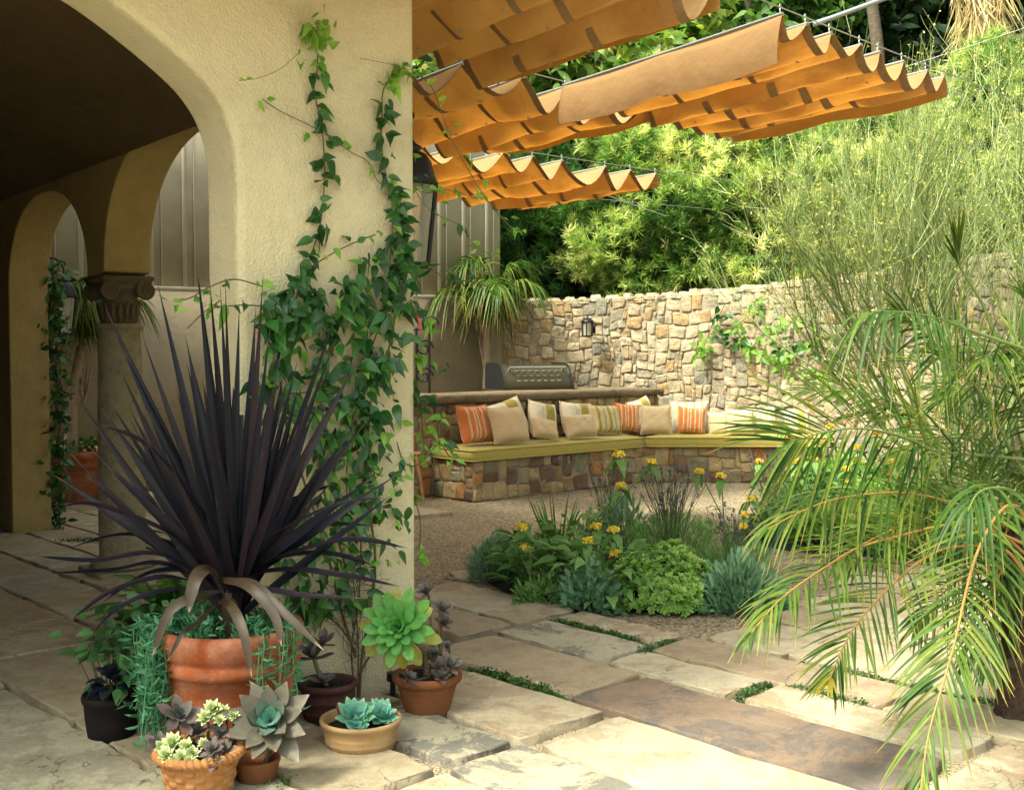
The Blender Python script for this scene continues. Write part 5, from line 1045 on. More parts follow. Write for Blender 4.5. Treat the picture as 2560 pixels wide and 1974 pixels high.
# dead palm skirt hanging at the top right
M['straw'] = leafmat('dead_palm_leaf', [(.35, .25, .11), (.5, .38, .18), (.6, .5, .27)], tr=.3)
dpalm = thing('dead_palm_skirt', at(2085, 60, 15.5), 'straw coloured dead palm fronds hanging at the top right', 'palm'); b = B()
for x in (2045, 2065, 2085, 2100, 2120, 2140, 2095, 2075):
    p0 = at(x+R.normal(0, 6), -60, 15.5); p1 = at(x+R.normal(-4, 12), R.uniform(60, 150), 15.4); sp = spline([p0, (p0+p1)/2+V3(R.normal(0, .05), -.05, 0), p1], 10); b.tube(sp, .012, 4, cap=False)
    for k in range(70): q = sp[R.integers(0, len(sp))]; b.straps(q[None], nrm(V3(R.normal(0, .45), R.normal(0, .3), -1)), nrm(rdir(1))[0], R.uniform(.3, .6), .010, [.5, 1, .7, .05], droop=.1)
b.build('hanging_fronds', M['straw'], dpalm)
# ------------------------------------------------------------------ broom like bush
M['broom'] = leafmat('green_twig', [(.07, .12, .035), (.13, .20, .06), (.21, .28, .10), (.34, .39, .16), (.52, .54, .27)], tr=.1, rough=.7)
M['broomleaf'] = leafmat('tiny_yellow_leaf', [(.3, .38, .06), (.5, .5, .1), (.55, .52, .15)], tr=.35)
bc = V3(3.95, 9.6, 0); broom = thing('broom_bush', bc, 'huge airy bush of thin pale green twigs rising in front of the stone wall', 'shrub')
b = B(); bt = B(); tips = []
rg = np.random.default_rng(12)
def seg(p, d, L, curl, n=5):
    pts = [p]; 
    for i in range(n): d = nrm(d+UP*curl+rg.normal(0, .07, 3)); pts.append(pts[-1]+d*L/n)
    return np.array(pts), d
mains = []
def az_(k, n): return 2*pi*k/n+rg.normal(0, .2)
for k in range(15):
    a = az_(k, 15); tl = rg.uniform(.15, .8); d = nrm(V3(math.cos(a)*tl*1.25-.08, math.sin(a)*tl*.6, 1)); P, d1 = seg(bc+V3(rg.normal(0, .15), rg.normal(0, .1), 0), d, rg.uniform(1.7, 2.7), .015, 7)
    bt.tube(P, np.linspace(.026, .014, len(P)), 6); mains.append((P, d1))
subs = []
for P, d1 in mains:
    for k in range(9):
        i = rg.integers(4, len(P)); a = rg.uniform(0, 2*pi); d = nrm(d1+V3(math.cos(a), math.sin(a)*.8, rg.uniform(-.1, .3))*rg.uniform(.25, .8)); Q, dq = seg(P[i], d, rg.uniform(.7, 1.3), .05, 6); bt.tube(Q, np.linspace(.011, .005, len(Q)), 4, cap=False); subs.append((Q, dq))
fine_ = []
for Q, dq in subs:
    for k in range(11):
        i = rg.integers(2, len(Q)); d = nrm(dq+rg.normal(0, .33, 3)+UP*.2); S_, ds = seg(Q[i], d, rg.uniform(.45, 1.0), .08, 5); fine_.append((S_, ds))
def ribbons(b, PP_, W, r):
    PP_ = np.array(PP_); k, m = PP_.shape[:2]; t = nrm(np.gradient(PP_, axis=1)); up = rg.normal(0, 1, (k, 1, 3)); s = nrm(np.cross(t, up))*(np.asarray(W)[:, None]*np.linspace(1, .35, m))[..., None]
    G = np.stack([PP_-s, PP_+s], 2); I = np.arange(k*m*2).reshape(k, m, 2); F = np.stack([I[:, :-1, 0], I[:, 1:, 0], I[:, 1:, 1], I[:, :-1, 1]], -1).reshape(-1, 4); b.add(G.reshape(-1, 3), F, np.repeat(r, m*2))
F1_ = [f for f, _ in fine_]; ribbons(b, F1_, np.full(len(F1_), .0034), rg.random(len(F1_)))
tw = []
for S_, ds in fine_:
    for k in range(6):
        i = rg.integers(1, len(S_)); d = nrm(ds+rg.normal(0, .38, 3)+UP*.12); p = S_[i]; L = rg.uniform(.18, .5); q = [p+d*L*f+UP*(.05*L*f*f)+rg.normal(0, .006, 3) for f in (0, .33, .66, 1)]; tw.append(q)
ribbons(b, tw, np.full(len(tw), .0023), rg.random(len(tw)))
b.build('twigs', M['broom'], broom); bt.build('branches', M['broom'], broom, True)
tw = np.array(tw); i = rg.integers(0, len(tw), 9000); f = rg.random(9000)[:, None]; P = tw[i, 1]*(1-f)+tw[i, 3]*f; b = B(); b.straps(P, rdir(9000, 0, 1), rdir(9000), .026, .007, [.6, 1, .1]); b.build('leaflets', M['broomleaf'], broom)
# ------------------------------------------------------------------ palms
M['palm'] = leafmat('palm_leaflet', [(.015, .045, .007), (.028, .074, .009), (.048, .105, .012), (.078, .132, .015), (.15, .19, .025), (.06, .085, .016)], tip=(.34, .22, .05), tr=.26, rough=.5, spec=.25, tipat=.84)
M['palmgold'] = leafmat('golden_palm_leaflet', [(.30, .27, .04), (.42, .32, .05), (.2, .24, .04)], tr=.45)
M['rachis'] = plain('palm_rachis', (.12, .17, .045), .5, nz=.3, sc=10); M['rachiso'] = plain('orange_rachis', (.30, .17, .045), .5)
PR = [.35, .8, 1, .95, .75, .45, .04]
def frond(b, bs, pts, L, side='both', W=.0075, n=34, droop=.35, ang=.55, up=None, a0=.08, ro=.007, gold=0.0, bgold=None, grav=1.0, profL=None, r=None, drs=None):
    """pts: world points of the rachis; leaflets leave both sides"""
    P = spline(pts, 10); m = len(P); bs.tube(P, np.linspace(ro, ro*.3, m), 6, cap=False); s = np.linspace(0, 1, m)
    tt = np.linspace(a0, 1, n); q = np.stack([np.interp(tt, s, P[:, k]) for k in range(3)], 1); tg = nrm(np.gradient(q, axis=0)); upv = UP if up is None else nrm(up); sd = nrm(np.cross(tg, upv)); nn = np.cross(sd, tg)
    n_ = n
    for sg in (-1, 1):
        if side == 'left' and sg > 0 or side == 'right' and sg < 0: continue
        mixv = ang+.55*tt[:, None]**2+1.6*tt[:, None]**6
        d = nrm(sd*sg*(1-.35*tt[:, None])+tg*mixv+nn*.18+R.normal(0, .10, (n, 3))); lp = np.sin((.15+.8*tt)*pi)**.6 if profL is None else np.interp(tt, np.linspace(0, 1, len(profL)), profL)
        ll = L*lp*R.uniform(.88, 1.08, n); g_ = np.zeros(n, bool) if not gold else (tt > 1-gold)
        for sel, bb in ((~g_, b), (g_, bgold)):
            if bb is not None and sel.any(): bb.straps(q[sel], d[sel], nn[sel]+R.normal(0, .2, (sel.sum(), 3)), ll[sel], W*R.uniform(.8, 1.15, sel.sum()), PR, droop=droop*R.uniform(.6, 1.5, sel.sum()), fold=.45, r=None if r is None else (r+R.normal(0, .15, sel.sum())).clip(0, 1))
palm = thing('pygmy_palm', (2.0, 4.5, 0), 'pygmy date palm with arching feathery fronds at the right edge', 'palm tree')
b = B(); bg_ = B(); bs = B(); bo = B()
def tp_(Zf, pts, Ys): 
    if np.isscalar(Ys): Ys = [Ys]*len(pts)
    Ys = np.interp(np.linspace(0, 1, len(pts)), np.linspace(0, 1, len(Ys)), Ys); return [at(*Zf(x, y), Y) for (x, y), Y in zip(pts, Ys)]
K_ = V3(2.02, 4.45, .83)
# long upper frond, leaflets on both sides
frond(b, bs, tp_(Z_e, [(2500, 2200), (2130, 1680), (2050, 1520), (1960, 1350), (1860, 1180), (1740, 1030), (1620, 920), (1500, 800), (1390, 700), (1300, 640)], [4.45, 4.2, 4.0]), .36, W=0.00578, n=31, droop=0.20, up=V3(.1, -.9, .5), ang=.35, a0=.2)
frond(b, bs, tp_(Z_e, [(2400, 1950), (2300, 1700), (1600, 1620), (1400, 1540), (1200, 1480), (1000, 1455), (800, 1480), (650, 1520), (540, 1550)], [4.45, 4.1, 3.8]), .50, W=0.00578, n=36, droop=0.14, up=V3(.1, -.9, .45), ang=.75, a0=.2, profL=[.5, .7, .85, 1, 1, 1, .9])
frond(b, bs, tp_(Z_e, [(2500, 2000), (2184, 1330), (2050, 1000), (1900, 600), (1740, 330), (1715, 200)], [4.45, 4.4, 4.3]), .20, W=0.00612, n=9, droop=0.03, up=V3(.3, -.9, .3), ang=1.6, a0=.8, ro=.011, profL=[1, 1])
frond(b, bs, tp_(Z_e, [(2300, 1900), (1850, 1650), (1600, 1450), (1480, 1350), (1300, 1280), (1100, 1210), (900, 1190), (600, 1200)], [4.6, 4.8, 4.7]), .34, W=0.00509, n=31, droop=0.16, up=V3(0, -.7, .7))
# drooping leaflet curtain from a frond tip
frond(b, bs, tp_(Z_e, [(2184, 900), (1780, 760), (1600, 690), (1450, 660), (1300, 640), (1120, 640)], [4.2, 3.9, 3.7]), .26, W=0.00644, n=14, droop=1.1, up=V3(0, -.3, 1), a0=.35, r=.25, profL=[.8, 1, 1, .9])
# mid fronds
for pts_, Ls in [([(1950, 900), (1740, 620), (1620, 560), (1450, 600), (1300, 720), (1200, 860)], .26), ([(1950, 850), (1800, 560), (1700, 520), (1600, 640), (1560, 860), (1560, 1060)], .26), ([(1900, 520), (1700, 350), (1400, 290), (1150, 330), (950, 420), (800, 520)], .28)]:
    frond(b, bo, tp_(Z_l, pts_, [4.5, 4.4, 4.2]), Ls, W=0.00504, n=38, droop=0.33, up=V3(-.2, -.7, .7), a0=.15)
frond(b, bo, tp_(Z_l, [(2000, 700), (1700, 420), (1500, 260), (1300, 190), (1100, 165), (900, 180), (750, 210), (600, 270), (450, 350)], [4.4, 4.2, 3.9]), .32, W=0.00578, n=36, droop=0.49, up=V3(0, -.5, 1), ang=.6, a0=.15)
frond(b, bo, tp_(Z_l, [(1900, 800), (1750, 560), (1640, 450), (1400, 440), (1250, 500), (1120, 600), (1000, 720), (900, 840), (830, 960), (780, 1080), (760, 1130)], [4.3, 4.0, 3.75]), .27, W=0.00509, n=39, droop=0.16, up=V3(-.5, -.9, .4), ang=.55, a0=.25, gold=.07, bgold=bg_)
frond(b, bo, tp_(Z_l, [(1850, 700), (1758, 300), (1690, 230), (1620, 280), (1540, 420), (1490, 560), (1450, 720), (1420, 860), (1390, 980), (1340, 1150), (1270, 1400), (1235, 1640), (1225, 1750)], [4.2, 3.6, 3.2]), .30, W=0.00578, n=47, droop=0.23, up=V3(-.6, -.8, .3), ang=.75, a0=.15)
frond(b, bo, tp_(Z_l, [(1900, 500), (1700, 400), (1500, 330), (1350, 330), (1100, 390), (900, 450), (750, 540), (600, 640), (480, 740), (350, 900)], [4.4, 4.0, 3.5]), .28, W=0.00509, n=42, droop=0.36, up=V3(-.2, -.6, .8), ang=.6, a0=.15)
frond(b, bs, tp_(Z_l, [(1950, 650), (1800, 280), (1700, 160), (1600, 140), (1520, 170), (1470, 260)], [4.2, 3.7, 3.5]), .28, W=0.00644, n=10, droop=1.0, up=V3(0, -.3, 1), a0=.4, r=.3)
frond(b, bo, tp_(Z_l, [(1950, 700), (1900, 450), (1780, 330), (1560, 250), (1380, 230), (1250, 290)], [4.5, 4.6, 4.5]), .30, W=0.00509, n=24, droop=0.33, up=V3(0, -.4, 1))
frond(b, bo, tp_(Z_l, [(1950, 760), (1700, 600), (1560, 680), (1500, 840), (1450, 1050)], [4.4, 4.6, 4.5]), .2, W=0.00407, n=24, droop=0.26, up=V3(-.3, -.9, .4))
for pts_, Ls in [([(2500, 1500), (2250, 1000), (2100, 880), (1980, 900), (1900, 1000)], .3), ([(2500, 2000), (2300, 1500), (2150, 1250), (1950, 1150), (1750, 1180), (1600, 1280)], .32), ([(2500, 2000), (2250, 1800), (2000, 1600), (1800, 1520), (1500, 1550), (1300, 1650)], .34), ([(2500, 2100), (2300, 1950), (2100, 1860), (1850, 1850), (1600, 1950), (1400, 2100)], .3), ([(2550, 1900), (2350, 1200), (2250, 700), (2200, 500)], .3)]:
    frond(b, bs, tp_(Z_e, pts_, [4.5, 4.5, 4.2]), Ls, W=0.00585, n=31, droop=0.29, up=V3(0, -.6, .8), a0=.12)
# fronds beyond the frame and behind
for a, e_, l in [(.3, .9, 1.1), (-.4, .7, 1.1), (1.2, .8, 1.2), (2.2, 1.0, 1.1), (.8, .3, 1.2), (-.9, .5, 1.0), (1.7, .4, 1.1), (3.0, 1.2, 1.0), (2.75, .75, .95)]:
    d = V3(math.cos(a)*math.cos(e_), math.sin(a)*math.cos(e_), math.sin(e_)); frond(b, bs, [K_, K_+d*l*.35, K_+d*l*.7-UP*.06*l, K_+d*l-UP*.28*l], .27, W=0.00509, n=27, droop=0.26)
b.build('leaflets', M['palm'], palm, True); bg_.build('golden_leaflets', M['palmgold'], palm, True); bs.build('rachis', M['rachis'], palm, True); bo.build('orange_rachis', M['rachiso'], palm, True)
b = B(); zz_ = np.linspace(0, .8, 46); P = np.array([[V3(2.0+.025*math.sin(z*3), 4.46, z)+V3(math.cos(a), math.sin(a), 0)*(.062+.016*((z*26+a*1.2) % 1)+.006*math.sin(a*7)) for a in np.arange(20)*2*pi/20] for z in zz_]); b.grid(P, cv=True)
n = 120; a = R.uniform(0, 2*pi, n); z = R.uniform(.25, .8, n); q = np.stack([2.01+.06*np.cos(a), 4.46+.06*np.sin(a), z], 1); b.straps(q, np.stack([np.cos(a), np.sin(a), R.uniform(-.4, .8, n)], 1), UP, R.uniform(.04, .09, n), .014, [1, .8, .3, .05], droop=0.20); 
b.straps(q, nrm(np.stack([np.cos(a), np.sin(a), R.uniform(-1.5, .0, n)], 1)), UP, R.uniform(.04, .1, n), .0015, [1, .8, .3], droop=0.59)
q = at(2125, 1425, 4.35); b.tube([q+V3(.1, .02, .02), q+V3(.03, 0, .02), q], [.022, .018, .006], 7)
M['fiber'] = plain('palm_fibre', (.055, .035, .022), .95, nz=.8, sc=40, bmp=.01); b.build('trunk', M['fiber'], palm)
# small palm behind the counter
def slimpalm(c, ztop, n, L, lean, label, trunkmat, name='slim_palm', seed=0, W=.011):
    t = thing(name, c, label, 'palm tree'); b = B(); bs = B(); bt_ = B(); T0 = c+V3(*lean)+UP*ztop; bt_.tube(spline([c, c+UP*ztop*.5+V3(.02, 0, 0), T0], 6), np.linspace(.065, .045, 13), 10)
    for k in range(4): a = R.uniform(0, 6.28); p = T0-UP*R.uniform(.2, .6); bt_.tube([p, p+V3(math.cos(a)*.05, math.sin(a)*.05, .18), p+V3(math.cos(a)*.09, math.sin(a)*.09, .42)], [.02, .015, .006], 6)
    for i in range(n):
        a = 2*pi*i/n+R.normal(0, .2); e_ = R.uniform(.75, 1.45); d = V3(math.cos(a)*math.cos(e_), math.sin(a)*math.cos(e_), math.sin(e_)); l = L*R.uniform(.8, 1.15)
        frond(b, bs, [T0, T0+d*l*.35+UP*.03, T0+d*l*.7-UP*.08*l, T0+d*l-UP*.36*l], L*.50, W=W, n=30, droop=1.0, ro=.009)
    b.build('leaflets', M['palm'], t); bs.build('rachis', M['rachis'], t, True); bt_.build('trunk', trunkmat, t, True)
M['palmtrunk'] = plain('palm_trunk', (.32, .24, .17), .85, nz=.5, sc=14, bmp=.01)
sp_ = at(1035, 800, 14.3); slimpalm(V3(sp_[0], sp_[1], 0), 1.80, 15, 1.15, (.0, 0, 0), 'slender palm with fine drooping fronds behind the grill', M['palmtrunk'], seed=3)
FP = V3(-4.28, 10.95, 0)
fp = pot('terracotta_pot', FP, [(.26, 0), (.27, .01), (.33, .33), (.335, .345), (.355, .355), (.36, .38), (.355, .40), (.36, .42), (.385, .46), (.39, .50), (.375, .52), (.35, .515), (.34, .47)], M['terracotta'], .47, .34, 'large terracotta pot holding a palm seen through the far arch', grp=None)
slimpalm(FP+UP*.47, 1.05, 13, 1.0, (.12, 0, 0), 'dark palm in the far terracotta pot beyond the arcade', M['palmtrunk'], W=.013)
# plants round the far pot: vine on the outer pier, low cover in the pot
iv = thing('climbing_vine', V3(-3.75, 9.3, 0), 'dark small leaved vine climbing the outer edge of the far pier', 'vine'); b = B(); bs = B(); n = 520
z = R.uniform(.05, 2.2, n); q = Cn+v*5.36+u*.03+V3(.0, .0, 0)+np.stack([R.normal(.03, .05, n), R.normal(.02, .06, n), z], 1); b.straps(q, nrm(rdir(n, -1, .4)), nrm(u-v*.6+R.normal(0, .4, (n, 3))), R.uniform(.05, .09, n), R.uniform(.018, .026, n), HEART, droop=.2); b.build('leaves', M['vine'], iv)
for k in range(3): s_ = np.linspace(0, 2.2, 12)[:, None]; bs.tube(Cn+v*5.36+u*.05+np.hstack([R.normal(.02, .02, (12, 1)), R.normal(.02, .02, (12, 1)), s_]), .006, 5)
bs.build('stems', M['twig'], iv)
pc = thing('pot_groundcover', FP+UP*.5, 'low green plants around the stem in the far terracotta pot', 'plant'); b = B(); n = 260; a = R.uniform(0, 6.28, n); rr = R.uniform(.0, .36, n); b.straps(FP+np.stack([rr*np.cos(a), rr*np.sin(a), R.uniform(.48, .6, n)], 1), rdir(n, 0, 1), rdir(n, 0, 1), .07, .02, OV, droop=.2); b.build('leaves', M['midleaf'], pc)
# vine on the stone wall
vw = thing('wall_vine', at(1590, 740, 13.8), 'small leafy vine hanging on the stone wall above the bench', 'vine'); b = B(); by_ = B(); bs = B()
def wallpt(x, y): 
    best = None
    for a in np.linspace(0, WL, 160):
        X, Y, nx, ny = curve_at(a); q = at(x, y, float(Y)-.08); e_ = abs(q[0]-X)
        if best is None or e_ < best[0]: best = (e_, q)
    return best[1]
for pts in [[(1600, 745), (1560, 720), (1530, 690), (1545, 650)], [(1600, 745), (1640, 700), (1680, 690), (1720, 680)], [(1600, 745), (1650, 760), (1700, 750), (1760, 720)], [(1600, 740), (1570, 700), (1600, 670), (1620, 640)], [(1620, 750), (1680, 790), (1740, 800), (1780, 830)], [(1520, 690), (1500, 740), (1490, 750)], [(1650, 740), (1720, 740), (1800, 760)]]:
    P = spline([wallpt(*p) for p in pts], 6); bs.tube(P, .005, 5, cap=False); n = 46; i = R.integers(0, len(P), n); q = P[i]+R.normal(0, .05, (n, 3))+V3(0, -.08, 0)
    (b if R.random() < .6 else by_).straps(q, nrm(rdir(n, -1, .4)), nrm(V3(0, -1, .4)+R.normal(0, .4, (n, 3))), R.uniform(.07, .12, n), .025, HEART, droop=.2)
b.build('leaves', M['vine'], vw); 
if by_.n: by_.build('young_leaves', M['vinelight'], vw)
bs.build('stems', M['twig'], vw)
# ------------------------------------------------------------------ planting beds
M['sage'] = leafmat('felted_sage_leaf', [(.064, .176, .036), (.112, .248, .056), (.176, .328, .096), (.080, .208, .040)], tr=.25, rough=.7)
M['dusty'] = leafmat('silver_leaf', [(.10, .25, .13), (.17, .34, .19), (.27, .45, .28)], tr=.15, rough=.8); M['lavleaf'] = leafmat('lavender_leaf', [(.10, .26, .06), (.17, .34, .09), (.25, .42, .14)], tr=.2, rough=.8)
M['box'] = leafmat('boxy_shrub_leaf', [(.09, .25, .03), (.17, .38, .05), (.30, .50, .11), (.45, .6, .22)], tip=(.5, .6, .3), tr=.3, rough=.45, tipat=.8)
M['yellow'] = leafmat('yellow_petal', [(.92, .66, .06), (.95, .76, .12), (.9, .58, .03)], tr=.35, rough=.6); M['violet'] = leafmat('lavender_bud', [(.05, .045, .11), (.09, .08, .18), (.13, .11, .2)], tr=.1)
M['grassy'] = leafmat('strap_grass_leaf', [(.06, .2, .03), (.11, .3, .045), (.18, .36, .07)], tr=.35); M['bedsoil'] = plain('bed_soil', (.015, .011, .008), .95, nz=.8, sc=30, bmp=.02)
def soilbed(name, pts, label=None):
    P = spline(pts+[pts[0]], 6)[:-1]; c = P.mean(0); i = np.arange(len(P)); b = B(); b.grid(np.array([P+UP*.004, c+(P-c)*.93+UP*.03, c+(P-c)*.5+UP*.05]), cu=False, cv=True)
    b.add(np.vstack([c+(P-c)*.5+UP*.05, c+UP*.05]), np.stack([i, (i+1) % len(P), np.full(len(P), len(P))], 1)); return tag(b.build(name, M['bedsoil'], None, True), kind='structure')
soilbed('bed_soil', [g(x, y) for x, y in ((1030, 1238), (1100, 1268), (1250, 1296), (1400, 1306), (1530, 1303), (1620, 1275), (1600, 1230), (1450, 1180), (1250, 1165), (1080, 1180))])
soilbed('bed_soil', [g(x, y) for x, y in ((1560, 1150), (1700, 1175), (1900, 1190), (2300, 1215), (2700, 1130), (2500, 1000), (2000, 975), (1800, 1010), (1640, 1080))])
def whorl(b, bs_, q, rad=.026, leaf=None):
    n = 34; d = rdir(n, -.45, .8)*V3(1, 1, .75); b.straps(q+d*rad*.35, d, rdir(n), rad*R.uniform(.55, .8, n), rad*.2, [.6, .8, 1, 1, .6], droop=.3, bend=-.3, fold=.6)
    b.tube([q-UP*rad*.5, q, q+UP*rad*.5], [rad*.3, rad*.55, rad*.3], 6)
    if leaf is not None: 
        a0 = R.uniform(0, pi); dd = np.array([[math.cos(a0), math.sin(a0), -.3], [-math.cos(a0), -math.sin(a0), -.3], [-math.sin(a0), math.cos(a0), -.5]]); leaf.straps(np.repeat(q[None]-UP*rad*.7, 3, 0), dd, UP, rad*3, rad*.8, OV, droop=.7)
def sageplant(c, heads, label, nleaf=60, L=.13, spread=.16, hgt=.26, grp='yellow flowering sages in the beds'):
    """heads: list of lists of world points of the whorls on each stem (from below upward)"""
    t = thing('yellow_sage', c, label, 'flowering plant', grp); bl = B(); by = B(); bs = B()
    n = nleaf; a = R.uniform(0, 2*pi, n); rr = spread*np.sqrt(R.random(n)); z = hgt*R.random(n)**.8; q = c+np.stack([rr*np.cos(a), rr*np.sin(a), .04+z], 1)
    bl.straps(q, nrm(np.stack([np.cos(a), np.sin(a), R.uniform(.0, .9, n)], 1)), nrm(UP+R.normal(0, .25, (n, 3))), L*R.uniform(.55, 1.0, n), L*R.uniform(.16, .22, n), [.2, .75, 1, .9, .6, .3, .02], droop=R.uniform(.1, .5, n), fold=.3)
    for st in heads:
        st = [np.array(q) for q in st]; b0 = c+V3(R.normal(0, .04), R.normal(0, .04), .02); P = spline([b0, b0*.45+st[0]*.55+V3(R.normal(0, .01), 0, 0)]+st+[st[-1]+UP*.03], 6); bs.tube(P, .0045, 6, cap=False)
        for q in st: by = B(); whorl(by, bs, q, R.uniform(.036, .044), bl); by.build('flower_head', M['yellow'], t)
        mid = P[len(P)//3]; bl.straps(np.repeat(mid[None], 2, 0), np.array([[.8, -.3, .3], [-.8, -.3, .3]]), UP, L*.8, L*.2, OV, droop=.4)
    bl.build('leaves', M['sage'], t); bs.build('stems', M['greystem'], t, True)
    return t
def P_(x, y, Y): return at(x, y, Y)
sageplant(g(1165, 1265)*V3(1, 1, 0), [[P_(1118, 1167, 6.75), P_(1113, 1121, 6.78)]], 'yellow flowering sage at the left of the round bed', 130, .17, .30, .32)
sageplant(g(1290, 1290)*V3(1, 1, 0), [[P_(1268, 1203, 6.5), P_(1254, 1150, 6.52)], [P_(1315, 1178, 6.6), P_(1309, 1127, 6.62)]], 'yellow flowering sage in the middle of the round bed', 150, .17, .30, .30)
sageplant(g(1225, 1215)*V3(1, 1, 0), [[P_(1270, 1120, 7.3)], [P_(1325, 1033, 7.5), P_(1320, 966, 7.5)], [P_(1390, 982, 7.6)]], 'tall sage with high stems at the back of the round bed', 90, .15, .28, .3)
sageplant(g(1560, 1180)*V3(1, 1, 0), [[P_(1491, 1003, 8.2)], [P_(1537, 1012, 8.2)], [P_(1590, 1095, 8.0), P_(1600, 1060, 8.1)], [P_(1585, 1120, 7.9)]], 'sage with several yellow heads behind the palm tips', 40, .12, .2, .2)
# low plants of the round bed
def leafmound(name, c, rad, n, mat, label, L=.05, W=.012, prof=LAN, up_=.6, cat='plant', stems=0, droop=.1, grp=None):
    t = thing(name, V3(c[0], c[1], 0), label, cat, grp); b = B(); c = np.array(c, float); rad = np.array(rad, float); d = nrm(R.normal(0, 1, (n, 3))); d[:, 2] = np.abs(d[:, 2]); k = 1+.1*np.sin(d[:, 0]*7+1)+.08*np.sin(d[:, 1]*9)
    q = V3(c[0], c[1], 0)+d*rad*(k*R.random(n)**.28)[:, None]; b.straps(q, nrm(d+UP*up_+R.normal(0, .35, (n, 3))), rdir(n), L*R.uniform(.7, 1.3, n), W*R.uniform(.8, 1.2, n), prof, droop=droop, r=(d[:, 2]*.5+R.random(n)*.5)); b.build('leaves', mat, t)
    if stems:
        b = B(); 
        for i in range(stems): q_ = q[R.integers(0, n)]; b.tube([V3(c[0]+R.normal(0, .03), c[1]+R.normal(0, .03), 0), (V3(c[0], c[1], 0)+q_)/2+V3(0, 0, .02), q_], .003, 4, cap=False)
        b.build('stems', M['greystem'], t)
    return t
q = g(1062, 1235); leafmound('silver_shrub', (q[0], q[1], 0), (.17, .17, .27), 1900, M['dusty'], 'feathery blue grey mound at the left tip of the round bed', .055, .005, LAN, 1.4, stems=40)
q = g(1172, 1290); leafmound('silver_shrub', (q[0], q[1], 0), (.20, .12, .15), 700, M['lavleaf'], 'low blue grey foliage along the front edge of the round bed', .06, .008, LAN, .9, stems=30)
q = g(1265, 1306); leafmound('silver_shrub', (q[0]-.0, q[1]+.04, 0), (.17, .13, .25), 700, M['dusty'], 'grey felted foliage between the sage and the clipped shrub', .085, .014, OV, .9, droop=.3, stems=30)
q = g(1575, 1300); leafmound('silver_shrub', (q[0], q[1], 0), (.24, .2, .27), 1500, M['dusty'], 'silvery mound right of the rounded green shrub', .09, .011, LAN, 1.0, droop=.25, stems=40)
q = g(1330, 1170); leafmound('silver_shrub', (q[0], q[1], 0), (.18, .15, .42), 420, M['dusty'], 'tall loose silver stems in the middle of the round bed', .08, .008, LAN, 1.2, stems=30)
# rounded box like shrub made of little whorls
q = g(1425, 1302); bc_ = V3(q[0], q[1]+.12, 0); bx = thing('rounded_shrub', bc_, 'dense rounded light green shrub with small spoon leaves in the round bed', 'shrub'); b = B(); n = 1700
d = nrm(R.normal(0, 1, (n, 3))); d[:, 2] = np.abs(d[:, 2])*1.1-.12; k = 1+.07*np.sin(d[:, 0]*8)+.06*np.sin(d[:, 1]*7+d[:, 2]*6); q = bc_+UP*.06+d*V3(.36, .28, .29)*(k*R.uniform(.8, 1.02, n))[:, None]
for i in range(n):
    m_ = 9; a = np.arange(m_)*2.4; el = np.linspace(1.1, .15, m_); ax = nrm(d[i]+UP*.5); F_ = frames(ax[None], rdir(1)[0])[0]; dd = np.stack([np.cos(a)*np.cos(el), np.sin(el), np.sin(a)*np.cos(el)], 1)@F_.T
    b.straps(np.repeat(q[i][None], m_, 0), dd, ax, .030*R.uniform(.8, 1.2), .0085, [.3, .5, .9, 1, .7, .1], fold=.3, r=(.15+.5*R.random()+np.linspace(.35, 0, m_)).clip(0, 1))
b.build('leaves', M['box'], bx); b = B()
for k in range(14): e_ = bc_+nrm(R.normal(0, 1, 3))*.16+UP*.16; b.tube([bc_, (bc_+e_)/2, e_], [.012, .008, .004], 5)
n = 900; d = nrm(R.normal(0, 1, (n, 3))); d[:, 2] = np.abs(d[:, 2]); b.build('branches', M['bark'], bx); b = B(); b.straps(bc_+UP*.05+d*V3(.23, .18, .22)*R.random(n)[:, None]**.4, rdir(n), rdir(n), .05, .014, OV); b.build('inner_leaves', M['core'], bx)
# strap leaved clumps
def clump(c, n, L, label, W=.006, spread=.45, mat='grassy', name='strap_leaf_clump', heads=0):
    t = thing(name, c, label, 'plant'); b = B(); a = R.uniform(0, 2*pi, n); e_ = R.uniform(.2, spread, n); d = np.stack([np.cos(a)*e_, np.sin(a)*e_, np.ones(n)], 1); b.straps(c+np.stack([np.cos(a), np.sin(a), 0*a], 1)*.03, d, rdir(n), L*R.uniform(.6, 1.1, n), W, [.8, 1, 1, .9, .6, .05], droop=.15*R.random(n)*2); b.build('blades', M[mat], t); return t
clump(g(1190, 1190), 34, .52, 'clump of upright strap leaves at the back of the round bed', .008); clump(g(1110, 1215), 12, .42, 'few thin arching strap leaves left of the sage', .005, .6); clump(g(1240, 1165), 18, .36, 'small clump of strap leaves behind the tall sage', .007)
